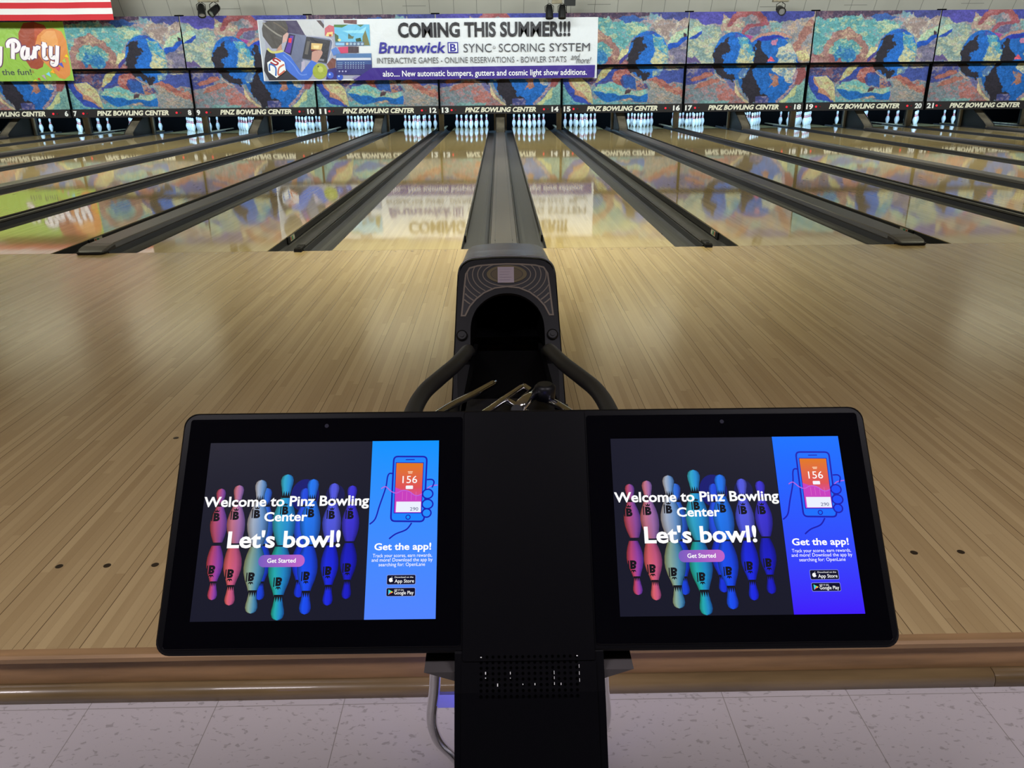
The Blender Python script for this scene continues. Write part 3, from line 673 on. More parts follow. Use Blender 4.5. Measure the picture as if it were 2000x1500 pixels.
# beds under the lanes, dark
b = MB(); b.box(-21, 21, 0.0, 19.7, -0.25, -0.2); tag(b.build('floor', M_BLACK), kind='structure')
# sloping tiled soffit behind the masking units, with panel joints
b = MB()
y0, z0, y1, z1 = 17.3, 2.7, 16.5, 4.2
dv = Vector((0, y1 - y0, z1 - z0)); ln = dv.length; dv.normalize(); nv = Vector((0, -dv.z, dv.y))
Ms = Matrix(((1, 0, 0, 0), (0, nv.y, dv.y, y0), (0, nv.z, dv.z, z0), (0, 0, 0, 1)))
b.box(-21, 21, -0.02, 0.0, 0, ln, 0, Ms)
k = 0; x = -21.0
while x < 21:
    w = 0.62 if k % 2 else 0.655
    b.box(x - 0.006, x + 0.006, -0.0005, 0.002, 0, ln, 1, Ms); x += w; k += 1
for x, t in [(-13, .52), (-7.6, .56), (-2.6, .6), (2.4, .6), (7.1, .5), (9.4, .53), (12.6, .55), (15, .5)]:
    b.box(x, x + 0.63, -0.0005, 0.002, t, t + 0.012, 1, Ms)
tag(b.build('wall_far', [M_SOFFIT, M_JOINT]), kind='structure')
b = MB(); b.box(-21, 21, -13, 16.55, 4.2, 4.3); tag(b.build('ceiling', M_CEIL), kind='structure')
b = MB(); b.box(-21.1, -21, -13, 19.7, -0.25, 4.3); tag(b.build('wall_left', M_WALL), kind='structure')
b = MB(); b.box(21, 21.1, -13, 19.7, -0.25, 4.3); tag(b.build('wall_right', M_WALL), kind='structure')
b = MB(); b.box(-21, 21, -13.1, -13, -0.25, 4.3); tag(b.build('wall_back', M_WALL), kind='structure')
# black back of the pin pits and the dark board behind the masking units
b = MB(); b.box(-21, 21, 19.6, 19.7, -0.25, 2.6); b.box(-21, 21, 17.28, 19.7, 2.6, 2.72); tag(b.build('wall_rear', M_BLACK), kind='structure')

# ------------------------------------------------------------------ lanes, gutters, covers
PAIRS = range(-5, 6)
def lane_no(k, s): return 13 + 2 * k + (1 if s > 0 else 0)

lane0 = None
ARROWS = [(-3, 3.9), (-2, 4.17), (-1, 4.44), (0, 4.7), (1, 4.44), (2, 4.17), (3, 3.9)]
for k in PAIRS:
    for s in (-1, 1):
        c = k * PITCHX + s * (0.3525 + LW / 2); n = lane_no(k, s)
        if lane0 is None:
            b = MB(); b.box(-LW / 2, LW / 2, 0.004, 19.15, -0.06, 0, 0)
            for j, y in ARROWS:
                x = j * 0.1352; b.add([(x - 0.009, y - 0.05, 0.0006), (x + 0.009, y - 0.05, 0.0006), (x, y + 0.05, 0.0006)], [(0, 1, 2)], 1)
            lane0 = o = b.build('bowling_lane', [M_LANE, M_DOT])
        else:
            o = lane0.copy(); COL.objects.link(o)
        o.location = (c, 0, 0)
        tag(o, 'glossy maple bowling lane leading to the pins under number %d' % n, 'bowling lane', 'bowling lanes side by side')

GW = 0.235
def gutter_mesh(b):
    # x = 0 at the lane edge, x = GW at the divider
    prof = [(0.0, -0.006), (0.003, -0.006), (0.003, -0.066), (0.03, -0.0735)]
    for i in range(4, 11):
        a = i / 10 * PI
        prof.append((0.122 - 0.1 * math.cos(a), -0.012 - 0.062 * math.sin(a) if i > 5 else -0.074))
    prof += [(0.228, 0.012), (GW, 0.012), (GW, -0.09), (0.0, -0.09)]
    b.prism(prof, 'y', 0.004, 18.6, 0, smooth=False)
gut = {}
def make_gutter(side, k, s, outer, n, near):
    """side: +1 when the divider lies to the right of the lane edge"""
    x = k * PITCHX + s * (0.3525 + (LW if outer else 0))
    t = thing('gutter', '', 'gutter', (x, 0, 0), 'gutters beside the lanes')
    where = 'left' if side < 0 else 'right'
    t['label'] = 'dark grey ball gutter along the %s edge of lane %d' % (where, n)
    if 'g' not in gut:
        b = MB(); gutter_mesh(b); gut['g'] = b.build('channel', M_GUTTER, t)
        b = MB(); b.prism([(0.002, -0.005), (0.013, -0.005), (0.016, -0.06), (0.003, -0.06)], 'y', 0.62, 17.0); b.prism([(0.002, -0.004), (0.0145, -0.004), (0.0175, -0.06), (0.003, -0.06)], 'y', 0.62, 0.7, 1)
        gut['b'] = b.build('bumper_rail', [M_RAIL, M_RUBBER], t)
        b = MB(); B = Board(b, (0.0136, 0.71, -0.007), (0, 1, 0), (0.0545, 0, -0.9985), 0.001, 0.0004, k=0.95)
        B.n = Vector((1, 0, 0.05))
        B.rect(0, 0, 150, 46, (205, 200, 175)); B.rect(8, 8, 38, 38, (190, 90, 60)); B.rect(46, 6, 86, 40, (60, 150, 110)); B.rect(96, 12, 142, 34, (225, 222, 205))
        gut['s'] = b.build('sticker', M_DECAL, gut['b'])
    else:
        g = gut['g'].copy(); COL.objects.link(g); g.parent = t
        r = gut['b'].copy(); COL.objects.link(r); r.parent = t
        if near:
            q = gut['s'].copy(); COL.objects.link(q); q.parent = r
    if side < 0: t.rotation_euler = (0, 0, 0); t.scale = (-1, 1, 1)
    return t
order = sorted(PAIRS, key=lambda k: abs(k))
for k in order:
    for s in (-1, 1):
        n = lane_no(k, s)
        make_gutter(-s, k, s, False, n, abs(k) <= 1)
        make_gutter(s, k, s, True, n, abs(k) <= 1)

# ball-return track covers in the middle of each pair
b0 = None
for k in order:
    n = lane_no(k, -1)
    t = thing('track_cover', 'raised grey cover of the ball track between lanes %d and %d' % (n, n + 1), 'track cover', (k * PITCHX, 0, 0), 'ball track covers between lanes')
    if b0 is None or k == 0:
        if k == 0:
            b = MB(); b.prism([(-0.117, -0.05), (-0.117, 0.012), (-0.108, 0.03), (-0.075, 0.032), (-0.07, 0.028), (0.07, 0.028), (0.075, 0.032), (0.108, 0.03), (0.117, 0.012), (0.117, -0.05)], 'y', 0.004, 15.85)
            b.box(-0.078, -0.07, 0.2, 0.24, 0.028, 0.034); b.box(0.07, 0.078, 0.2, 0.24, 0.028, 0.034)
            b.build('cover', M_COVER, t)
            continue
    if b0 is None:
        b = MB(); b.prism([(-0.117, -0.05), (-0.117, 0.02), (-0.105, 0.05), (-0.095, 0.056), (0.095, 0.056), (0.105, 0.05), (0.117, 0.02), (0.117, -0.05)], 'y', 0.14, 15.85)
        for y in (4.6, 9.2, 13.4): b.box(-0.1, 0.1, y, y + 0.006, 0.056, 0.0575)
        b0 = b.build('cover', M_COVER, t)
        # rounded nose: tapering wedge with a black bumper strip around its foot
        b = MB()
        def ring(y, hw, z0, z1, r):
            pts = [(-hw, z0), (-hw, z1 - r), (-hw + r * 0.3, z1 - r * 0.3), (-hw + r, z1), (hw - r, z1), (hw - r * 0.3, z1 - r * 0.3), (hw, z1 - r), (hw, z0)]
            return [(x, y, z) for x, z in pts]
        secs = [ring(0.15, 0.117, 0, 0.056, 0.012), ring(0.06, 0.117, 0, 0.05, 0.014), ring(0.0, 0.115, 0, 0.04, 0.014), ring(-0.035, 0.108, 0.0, 0.03, 0.012), ring(-0.052, 0.095, 0.0, 0.018, 0.008)]
        vs = [p for r_ in secs for p in r_]; q = 8
        b.add(vs, [(i * q + j, i * q + (j + 1) % q, (i + 1) * q + (j + 1) % q, (i + 1) * q + j) for i in range(len(secs) - 1) for j in range(q)] + [tuple(range((len(secs) - 1) * q, len(secs) * q))], 0)
        nose0 = b.build('nose', M_COVER, t)
        b = MB()
        foot = [(-0.105, 0.06, 0.012), (-0.105, -0.012, 0.012), (-0.105, -0.04, 0.012), (-0.09, -0.062, 0.012), (0.09, -0.062, 0.012), (0.105, -0.04, 0.012), (0.105, -0.012, 0.012), (0.105, 0.06, 0.012)]
        b.tube(foot, 0.0115, 8); strip0 = b.build('bumper_strip', M_RUBBER, nose0)
    else:
        c = b0.copy(); COL.objects.link(c); c.parent = t
        c = nose0.copy(); COL.objects.link(c); c.parent = t
        d = strip0.copy(); COL.objects.link(d); d.parent = c
# narrow divider rails between pairs
b0 = None
for k in range(-6, 6):
    x = (k + 0.5) * PITCHX; n = lane_no(k, 1)
    if abs(x) > 19.5: continue
    t = thing('divider_rail', 'narrow dark divider rail between lanes %d and %d' % (n, n + 1), 'divider rail', (x, 0, 0), 'divider rails between lane pairs')
    if b0 is None:
        b = MB(); b.prism([(-0.03, -0.05), (-0.03, 0.024), (-0.018, 0.036), (0.018, 0.036), (0.03, 0.024), (0.03, -0.05)], 'y', 0.1, 17.0)
        b0 = b.build('rail', M_RAIL, t)
        b = MB(); b.prism([(0.1, 0.0), (0.1, 0.036), (0.03, 0.03), (-0.02, 0.03), (-0.045, 0.024), (-0.05, 0.0)], 'x', -0.03, 0.03)
        b.tube([(0, 0.0, 0.03), (0, 0.0, 0.034)], 0.012, 10)
        n0 = b.build('end_cap', M_RUBBER, t)
    else:
        for p in (b0, n0):
            c = p.copy(); COL.objects.link(c); c.parent = t

# ------------------------------------------------------------------ pit ends: side walls, posts, ball-return doors
kb = None
for k in range(-6, 6):               # between pairs
    x = (k + 0.5) * PITCHX; n = lane_no(k, 1)
    if abs(x) > 19.5: continue
    t = thing('kickback', 'dark pit side wall with pale wooden end post between lanes %d and %d' % (n, n + 1), 'pit wall', (x, 17.05, 0), 'pit walls between lane pairs')
    if kb is None:
        b = MB(); b.box(-0.055, 0.055, 0.1, 0.22, 0.04, 0.6); kb = b.build('side_panel', M_PITSIDE, t)
        b = MB(); b.box(-0.07, 0.07, 0.0, 0.1, 0.014, 0.6); b.box(-0.029, 0.029, 0.1, 2.4, 0.014, 0.04); kp = b.build('end_post', M_POST, t)
    else:
        for p in (kb, kp):
            c = p.copy(); COL.objects.link(c); c.parent = t
hb = None
for k in PAIRS:                      # in the middle of each pair
    n = lane_no(k, -1)
    t = thing('ball_door_housing', 'sloping brown ball door housing between lanes %d and %d' % (n, n + 1), 'ball door', (k * PITCHX, 15.9, 0), 'ball door housings between lanes')
    if hb is None:
        side = [(0.0, 0.02), (0.0, 0.1), (0.12, 0.17), (0.75, 0.48), (1.0, 0.58), (1.25, 0.62), (1.5, 0.62), (1.5, 0.02)]
        b = MB(); b.prism(side, 'x', -0.128, -0.112, 0); b.prism(side, 'x', 0.112, 0.128, 0)
        hb = b.build('side_panel', M_PITSIDE, t)
        fr = [(0.01, 0.02), (0.01, 0.095), (0.125, 0.16), (0.75, 0.468), (1.0, 0.57), (1.02, 0.55), (0.77, 0.44), (0.14, 0.13), (0.03, 0.08), (0.03, 0.02)]
        b = MB(); b.prism(fr, 'x', -0.112, 0.112); hf = b.build('front_panel', M_HOUSING, t)
        b = MB(); b.box(-0.18, -0.13, 1.2, 1.3, 0.0, 0.6); b.box(0.13, 0.18, 1.2, 1.3, 0.0, 0.6); hp = b.build('end_post', M_POST, t)
    else:
        for p in (hb, hf, hp):
            c = p.copy(); COL.objects.link(c); c.parent = t

# ------------------------------------------------------------------ pins
PIN = [(0.0, 0), (0.0258, 0), (0.0290, 0.004), (0.0360, 0.019), (0.0455, 0.057), (0.0555, 0.085), (0.0605, 0.114), (0.0578, 0.149), (0.0472, 0.184), (0.0313, 0.219), (0.0262, 0.236), (0.0245, 0.244), (0.0235, 0.2535), (0.0233, 0.262), (0.0238, 0.272), (0.0248, 0.281), (0.0284, 0.310), (0.0318, 0.333), (0.0324, 0.344), (0.031, 0.357), (0.026, 0.369), (0.018, 0.377), (0.008, 0.3805), (0.0, 0.381)]
PIN_M = [0] * (len(PIN) - 1)
for i in range(len(PIN) - 1):
    if 0.219 <= PIN[i][1] < 0.244 or 0.262 <= PIN[i][1] < 0.281: PIN_M[i] = 1
SPOTS = [(0, 0, 'front pin'), (-1, 1, 'left pin of the second row'), (1, 1, 'right pin of the second row'), (-2, 2, 'left pin of the third row'), (0, 2, 'middle pin of the third row'), (2, 2, 'right pin of the third row'),
         (-3, 3, 'far left pin of the back row'), (-1, 3, 'inner left pin of the back row'), (1, 3, 'inner right pin of the back row'), (3, 3, 'far right pin of the back row')]
pin0 = None
for k in range(-4, 5):
    for s in (-1, 1):
        n = lane_no(k, s); c = k * PITCHX + s * (0.3525 + LW / 2)
        for i, r, where in SPOTS:
            if pin0 is None:
                b = MB(); b.lathe(PIN, 16, 0, None, PIN_M); pin0 = o = b.build('bowling_pin', [M_PIN, M_PINRED])
            else:
                o = pin0.copy(); COL.objects.link(o)
            o.location = (c + i * 0.1524, 18.29 + r * 0.264, 0)
            tag(o, 'white red-banded bowling pin on lane %d, %s' % (n, where), 'bowling pin', 'bowling pins standing in racks')
    # cool strip lamp above the pin deck, behind the masking unit
    area_light('pin_deck_light', (k * PITCHX, 17.2, 0.78), (2.7, 0.12), 46, (0.42, 0.72, 1.0), (0, 0.93, -0.42), 150)

# ------------------------------------------------------------------ masking units with the mural
def fbm(x, y, seed, octs=4, f=1.0):
    out = np.zeros_like(x); amp = 1.0; tot = 0
    for o in range(octs):
        rs = np.random.RandomState(seed + o * 17); g = rs.rand(64, 64)
        X = x * f; Y = y * f
        xi = np.floor(X).astype(int); yi = np.floor(Y).astype(int); fx = X - xi; fy = Y - yi
        fx = fx * fx * (3 - 2 * fx); fy = fy * fy * (3 - 2 * fy)
        v = (g[xi % 64, yi % 64] * (1 - fx) + g[(xi + 1) % 64, yi % 64] * fx) * (1 - fy) + (g[xi % 64, (yi + 1) % 64] * (1 - fx) + g[(xi + 1) % 64, (yi + 1) % 64] * fx) * fy
        out += v * amp; tot += amp; amp *= 0.55; f *= 2.1
    return out / tot
def inside(X, Y, pts):
    r = np.zeros(X.shape, bool); n = len(pts)
    for i in range(n):
        x0, y0 = pts[i]; x1, y1 = pts[(i + 1) % n]
        if y0 == y1: continue
        r ^= ((y0 > Y) != (y1 > Y)) & (X < (x1 - x0) * (Y - y0) / (y1 - y0) + x0)
    return r
def near(X, Y, pts, w):
    d = np.full(X.shape, 1e9)
    for (x0, y0), (x1, y1) in zip(pts[:-1], pts[1:]):
        dx, dy = x1 - x0, y1 - y0
        t = np.clip(((X - x0) * dx + (Y - y0) * dy) / (dx * dx + dy * dy + 1e-9), 0, 1)
        d = np.minimum(d, np.hypot(X - x0 - t * dx, Y - y0 - t * dy))
    return d < w / 2
def paint(ops, seed, nx=300, ny=204):
    X, Y = np.meshgrid(np.linspace(0, 1000, nx * 2), np.linspace(0, 682, ny * 2))
    w1 = fbm(X, Y, seed, 4, 0.025) - 0.5; w2 = fbm(X, Y, seed + 91, 4, 0.025) - 0.5
    # dabs: two brush directions blended, from broad to fine
    sp = 0.6 * fbm(X * 0.8 + Y * 0.5, Y * 1.5 - X * 0.4, seed + 5, 4, 0.022) + 0.4 * fbm(X + Y * 0.3, Y * 1.3, seed + 6, 3, 0.07)
    br = 0.55 * fbm(X * 0.6 + Y * 0.5, Y - X * 0.35, seed + 8, 4, 0.03) + 0.45 * fbm(X, Y, seed + 9, 3, 0.1)
    def rank(a):
        return np.argsort(np.argsort(a.ravel())).reshape(a.shape) / a.size
    rs, rb = rank(sp), rank(br)
    def blend(img, m, c, k):
        img[m] = img[m] * (1 - k[m][:, None]) + np.array(c, float) * k[m][:, None]
    img = np.ones(X.shape + (3,)) * np.array((135, 140, 155.0))
    full = np.ones(X.shape, bool)
    blend(img, full, (160, 140, 145), np.clip((rb - 0.4) * 4, 0, 1)); blend(img, full, (115, 150, 165), np.clip((rs - 0.6) * 4, 0, 1))
    for kind, c, c2, mix, rag, w, pts in ops:
        P = pairs(pts); rg = rag * (6.0 if sum(c) < 160 else 3.6)
        A = X + w1 * rg; Bq = Y + w2 * rg
        m = inside(A, Bq, P) if kind == 'p' else near(A, Bq, P, w)
        if c2 is None: img[m] = c
        else:
            img[m] = c
            blend(img, m, c2, np.clip((rs - (1 - mix)) * 4 + 0.35, 0, 0.85))
            other = (150, 120, 130) if (c[0] + c2[0]) % 2 else (110, 140, 165)
            blend(img, m, other, np.clip((rb - 0.8) * 3, 0, 0.5))
    img *= (0.78 + 0.2 * rb + 0.2 * rank(fbm(X, Y, seed + 33, 2, 0.16)))[..., None]
    img = img.reshape(ny, 2, nx, 2, 3).mean((1, 3))
    return X[::2, ::2], Y[::2, ::2], np.clip(img, 0, 255)
def lin_arr(a):
    a = a / 255.0
    return np.where(a <= 0.04045, a / 12.92, ((a + 0.055) / 1.055) ** 2.4)
def mural_meshes(ops, seed):
    X, Y, img = paint(ops, seed)
    col = np.minimum(lin_arr(img) * MURAL_K, 1)
    ny, nx = X.shape; out = []
    split = int(round(ny * 0.553))
    for (r0, r1, za, zb, yy) in ((0, split, 2.975, 1.715, -0.05), (split - 1, ny, 1.69, 0.70, 0.10)):
        b = MB(); rows = r1 - r0
        vs = []; cs = []
        for r in range(rows):
            z = za + (zb - za) * r / (rows - 1)
            for c in range(nx):
                vs.append((-1.655 + 3.31 * c / (nx - 1), yy, z)); cs.append(tuple(col[r0 + r, c]))
        b.add(vs, [(r * nx + c, (r + 1) * nx + c, (r + 1) * nx + c + 1, r * nx + c + 1) for r in range(rows - 1) for c in range(nx - 1)], 0, cs)
        b.box(-1.655, 1.655, yy + 0.001, yy + 0.04, zb, za, 1)
        out.append(b)
    return out
MURAL_K = 0.92
meshes = {}
for key, ops, seed in (('A', MURAL_A, 3), ('B', MURAL_B, 40)):
    meshes[key] = [b for b in mural_meshes(ops, seed)]
protos = {}
for k in PAIRS:
    n = lane_no(k, -1); key = 'A' if k % 2 else 'B'
    t = thing('masking_unit', 'masking unit with bowling mural and black sign above lanes %d and %d' % (n, n + 1), 'masking unit', (k * PITCHX, MASK_Y, 0), 'masking units across the lanes')
    if key not in protos:
        up_, lo_ = meshes[key]
        protos[key] = [up_.build('upper_panel', [M_PRINT, M_BLACK], t), lo_.build('lower_panel', [M_PRINT, M_BLACK], t)]
    else:
        for p in protos[key]:
            c = p.copy(); COL.objects.link(c); c.parent = t
    # name strip with lane numbers and indicator lamps
    b = MB(); b.box(-1.655, 1.655, 0.03, 0.12, 0.485, 0.695)
    sg = b.build('sign_strip', M_SIGNBLACK, t)
    b = MB(); B = Board(b, (-1.655, 0.029, 0.69), (1, 0, 0), (0, 0, -1), 0.001, 0.001)
    B.text('PINZ BOWLING CENTER', 690, 2640, 155, 114, (255, 255, 255), 0.042, 0.22)
    b.build('lettering', M_SIGNTEXT, sg)
    for txt, x0, x1 in ((str(n), 55, 55 + 95 * len(str(n))), (str(n + 1), 3255 - 95 * len(str(n + 1)), 3255)):
        b = MB(); B = Board(b, (-1.655, 0.029, 0.69), (1, 0, 0), (0, 0, -1), 0.001, 0.001)
        B.text(txt, x0, x1, 160, 120, (255, 255, 255), 0.04)
        b.build('lane_number', M_NUMTEXT, sg)
    for x, on in ((-1.33, 1), (-1.22, 0), (1.2, 1), (1.31, 0)):
        b = MB(); b.tube([(x, 0.03, 0.59), (x, 0.018, 0.59)], 0.026 if on else 0.02, 12)
        b.build('indicator_lamp', M_LED if on else M_LEDOFF, sg)
    b = MB(); b.box(-1.655, -1.635, 0.005, 0.1, 0.49, 1.72); b.box(-1.671, -1.56, -0.07, 0.0, 2.972, 3.0); b.box(1.56, 1.671, -0.07, 0.0, 2.972, 3.0); b.box(-1.655, 1.655, -0.04, 0.14, 1.66, 1.715)
    b.build('frame', M_BLACK, t)

# ------------------------------------------------------------------ banners and flag
def board_art(B, art):
    for kind, c, w, pts in art:
        P = pairs(pts)
        if kind == 'p': B.poly(P, c)
        elif len(P) > 2: B.curve(P, w, c)
        else: B.stroke(P, w, c)
b = MB(); S_ = 0.01356
b.box(0, 660 * S_, 0, 0.004, -110.5 * S_, 0, 1)
B = Board(b, (0, -0.0005, 0), (1, 0, 0), (0, 0, -1), S_, 0.0003, k=1.25)
B.rect(0, 0, 660, 110.5, (205, 207, 213))
B.k = 1.0; board_art(B, BANNER); B.k = 1.25
GREYB = (38, 36, 42)
B.text('COMING THIS SUMMER!!!', 270.5, 606, 32.5, 24, GREYB, 0.035)
BLU = (52, 48, 142); GRY = (72, 72, 80)
B.text('Brunswick', 230.5, 362, 61.2, 18.9, BLU, 0.02, 0.18)
B.rect(366, 42.6, 386.5, 62, BLU); B.rect(368, 44.6, 384.5, 60, (215, 216, 222)); B.text('B', 370.5, 382.5, 59, 13, BLU, 0.03)
B.text('SYNC', 397, 452, 61, 15.2, GRY); B.text('SCORING', 466, 556, 60.8, 14.6, GRY); B.text('SYSTEM', 565.5, 645, 60.6, 14.5, GRY)
B.ellipse(457, 52.4, 2.6, 2.6, GRY, 14); B.ellipse(457, 52.4, 2.0, 2.0, (205, 207, 213), 14); B.text('R', 456, 458.2, 53.7, 2.6, GRY)
B.text('INTERACTIVE GAMES - ONLINE RESERVATIONS - BOWLER STATS', 226.5, 599, 80, 10.3, (92, 92, 98))
B.text('and', 608, 626, 76.2, 11, (88, 88, 94), 0, 0.35); B.text('more!', 618, 648, 82.6, 11, (88, 88, 94), 0, 0.35)
B.text('also.... New automatic bumpers, gutters and cosmic light show additions.', 236, 640, 104, 10.4, (232, 232, 240), 0.012)
o = b.build('advertising_banner', [M_VINYL, M_WHITE])
o.location = (-6.335, 16.2545, 2.871)
tag(o, 'long white and purple vinyl banner reading coming this summer, hung on the mural', 'banner')

b = MB(); b.box(0, 309 * S_, 0, 0.004, -106 * S_, 0, 1)
B = Board(b, (0, -0.0005, 0), (1, 0, 0), (0, 0, -1), S_, 0.0003, k=1.25)
B.rect(0, 0, 309, 106, (140, 178, 72))
nb = [a for a in PARTY]
board_art(B, nb[:4])
B.text('the fun!', 171, 229, 94.5, 10.2, (72, 78, 74), 0.015); B.text('*', 229.5, 234, 97, 11, (150, 70, 50))
board_art(B, nb[4:])
o = b.build('party_banner', [M_VINYL, M_WHITE])
o.location = (-15.586, 16.2545, 2.864)
tag(o, 'green party banner with red and orange balloons hung left of the mural', 'banner')

# flag hung flat from the ceiling in front of the left masking units
def flag():
    b = MB(); nx = 60; W, H = 4.6, 2.42
    cols = {'r': L3((186, 52, 58), 1.1), 'w': L3((212, 208, 208), 1.15), 'b': L3((40, 48, 100), 1.1)}
    h = H / 13
    def y(x, z): return 0.03 * math.sin(x * 2.3 + z) + 0.015 * math.sin(x * 6.1)
    for r in range(13):
        z1, z0 = H - r * h, H - (r + 1) * h
        for i in range(nx):
            xa, xb = W * i / nx, W * (i + 1) / nx
            c = 'b' if (r < 7 and xb < W * 0.4) else ('r' if r % 2 == 0 else 'w')
            b.add([(xa, y(xa, z0), z0), (xb, y(xb, z0), z0), (xb, y(xb, z1), z1), (xa, y(xa, z1), z1)], [(0, 1, 2, 3)], 0, cols[c], True)
    for r in range(9):
        for c in range(6 if r % 2 == 0 else 5):
            sx = W * 0.4 * (c * 2 + 1 + (r % 2)) / 12; sz = H - 7 * h * (r + 1) / 10
            pts = [(sx + (0.06 if k % 2 == 0 else 0.024) * math.sin(k * PI / 5), y(sx, sz) - 0.012, sz + (0.06 if k % 2 == 0 else 0.024) * math.cos(k * PI / 5)) for k in range(10)]
            b.add(pts, [tuple(range(10))[::-1]], 0, cols['w'])
    b.tube([(-0.02, 0, H + 0.01), (W + 0.02, 0, H + 0.01)], 0.014, 8, 1)
    return b
fl = flag()
o = fl.build('flag', [print_mat('flag_cloth', 0.8, 0.1), M_STEEL], merge=False)
o.location = (-14.4, 15.7, 1.87 + 0.985); o.rotation_euler = (0, 0, 0)
o.scale = (1, 1, 0.74)
tag(o, 'red and white striped flag hanging above the green party banner', 'flag')

# ------------------------------------------------------------------ spotlights in front of the mural
def spot_can(parent, x, z, tilt, m_body, yaw=0.0, lens=(0.25, 0.25, 0.28)):
    M = Matrix.Translation((x, 0, z)) @ Matrix.Rotation(yaw, 4, 'Z') @ Matrix.Rotation(tilt, 4, 'X')
    b = MB(); b.lathe([(0.0, -0.16), (0.06, -0.16), (0.085, -0.12), (0.095, 0.0), (0.1, 0.14), (0.1, 0.16), (0.085, 0.16), (0.08, 0.12), (0.0, 0.12)], 18, 0, M)
    c = b.build('lamp_can', m_body, parent)
    b = MB(); b.lathe([(0.0, 0.135), (0.078, 0.13)], 18, 0, M); b.build('lens', mat('spot_lens', lens, 0.15, 0.3), c)
    b = MB(); b.tube([(x - 0.105, 0, z), (x - 0.11, 0, z + 0.13), (x, 0, z + 0.2), (x + 0.11, 0, z + 0.13), (x + 0.105, 0, z)], 0.009, 6)
    b.build('yoke', M_BLACK, parent)
def fixture(label, x, z, cans, plate, extra=None):
    t = thing('spotlight', label, 'spotlight', (x, 15.7, z), 'spotlights above the mural')
    for cx, tilt, yaw, lens in cans: spot_can(t, cx, 0.0, tilt, M_RUBBER, yaw, lens)
    top = 4.2 - z
    b = MB(); b.box(plate[0], plate[1], -0.06, 0.06, 0.19, 0.36)
    b.tube([((plate[0] + plate[1]) / 2, 0, 0.36), ((plate[0] + plate[1]) / 2, 0, top)], 0.02, 8)
    b.build('mounting_box', noisy(mat('tan_box', (0.2, 0.17, 0.11), 0.6), (0.2, 0.17, 0.11), 0.3, (9, 9, 9)), t)
    if extra:
        b = MB(); b.box(*extra); b.build('ballast_box', M_RUBBER, t)
fixture('pair of black spotlights hung above the mural left of the long banner', -7.45, 3.06, [(-0.11, 2.6, 0.3, (0.7, 0.72, 0.85)), (0.22, 2.2, -0.6, (0.3, 0.33, 0.3))], (-0.16, 0.34))
fixture('pair of black spotlights with a ballast box hung above the long banner', 1.45, 2.96, [(-0.16, 2.9, 0.1, (0.2, 0.2, 0.24)), (0.17, 2.9, -0.1, (0.2, 0.2, 0.24))], (-0.1, 0.16), (0.22, 0.5, -0.08, 0.08, 0.14, 0.5))
fixture('single black spotlight hung above the mural on the right', 7.23, 2.96, [(0.0, 1.9, 0.0, (0.25, 0.25, 0.27))], (-0.22, 0.18))

# ------------------------------------------------------------------ ball return
t = thing('ball_return', 'charcoal ball return with round mouth and patterned front, standing on the approach', 'ball return')
FD = Vector((0, 0.575, 0.818)); FO = Vector((0, -3.522, 0)); FX = Vector((1, 0, 0)); FN = Vector((0, -0.818, 0.575))
def fp(a, b_, h=0.0): return FO + FX * a + FD * b_ + FN * h
def halfw(bb): return 0.232 - 0.042 * min(bb, .708)
outer = [(-0.232, 0.0), (-0.2266, 0.13), (-0.2195, 0.3), (-0.213, 0.45), (-0.208, 0.57), (-0.205, 0.63)]
rc = 0.07
for i in range(1, 9):
    a = i / 8 * PI / 2
    outer.append((-0.203 + rc * (1 - math.cos(a)), 0.632 + rc * math.sin(a)))
outer += [(-0.06, 0.7075)]
outer = outer + [(0.0, 0.709)] + [(-x, y) for x, y in outer[::-1]]
n = len(outer)
b = MB()
# shell: front rim, sides and top swept back and slightly down to the rear edge
def rear(a, bb):
    p = fp(a, bb)
    k = bb / 0.708
    return Vector((a * (0.965 if bb > 0.3 else 1.0), -2.53 - (0.012 / 0.2) * abs(a) * (1 if bb > .6 else 0), p.z * 0.915 + (0.0 if bb > 0 else 0)))
def mid(a, bb, t_):
    p = fp(a, bb); q = rear(a, bb); r_ = p.lerp(q, t_)
    return r_
levels = [0.0, 0.03, 0.045, 0.06, 0.5, 1.0]
grow = [1.0, 1.012, 1.012, 1.0, 1.0, 1.0]
vs = []
for tt, g in zip(levels, grow):
    for a, bb in outer:
        p = mid(a, bb, tt); vs.append((p.x * g, p.y, p.z + (g - 1) * 0.25 * (1 if bb > .4 else 0)))
fs = []; ms = []
for i in range(len(levels) - 1):
    for j in range(n - 1):
        fs.append((i * n + j, i * n + j + 1, (i + 1) * n + j + 1, (i + 1) * n + j))
b.add(vs[:2 * n], fs[:n - 1], 1, smooth=True)
b.add(vs, fs[n - 1:], 0, smooth=True)
b.add(vs[-n:], [tuple(range(n))], 0)
b.build('hood', [M_HOODTOP, M_HOODBLACK], t)
# chrome-like trim line just behind the front rim
b = MB()
b.tube([mid(a, bb, 0.075) + Vector((0, 0, 0.003)) for a, bb in outer if bb > 0.56], 0.004, 6); b.build('trim_line', M_STEEL, t)
# front face with the arched mouth
arch = [(-0.205, 0.0), (-0.205, 0.13), (-0.205, 0.245), (-0.198, 0.285), (-0.17, 0.292), (-0.153, 0.3), (-0.153, 0.34), (-0.152, 0.40)]
for i in range(1, 16):
    a = PI - i / 16 * PI
    arch.append((0.152 * math.cos(a), 0.40 + 0.15 * math.sin(a)))
arch += [(0.152, 0.40), (0.153, 0.34), (0.153, 0.3), (0.17, 0.292), (0.198, 0.285), (0.205, 0.245), (0.205, 0.13), (0.205, 0.0)]
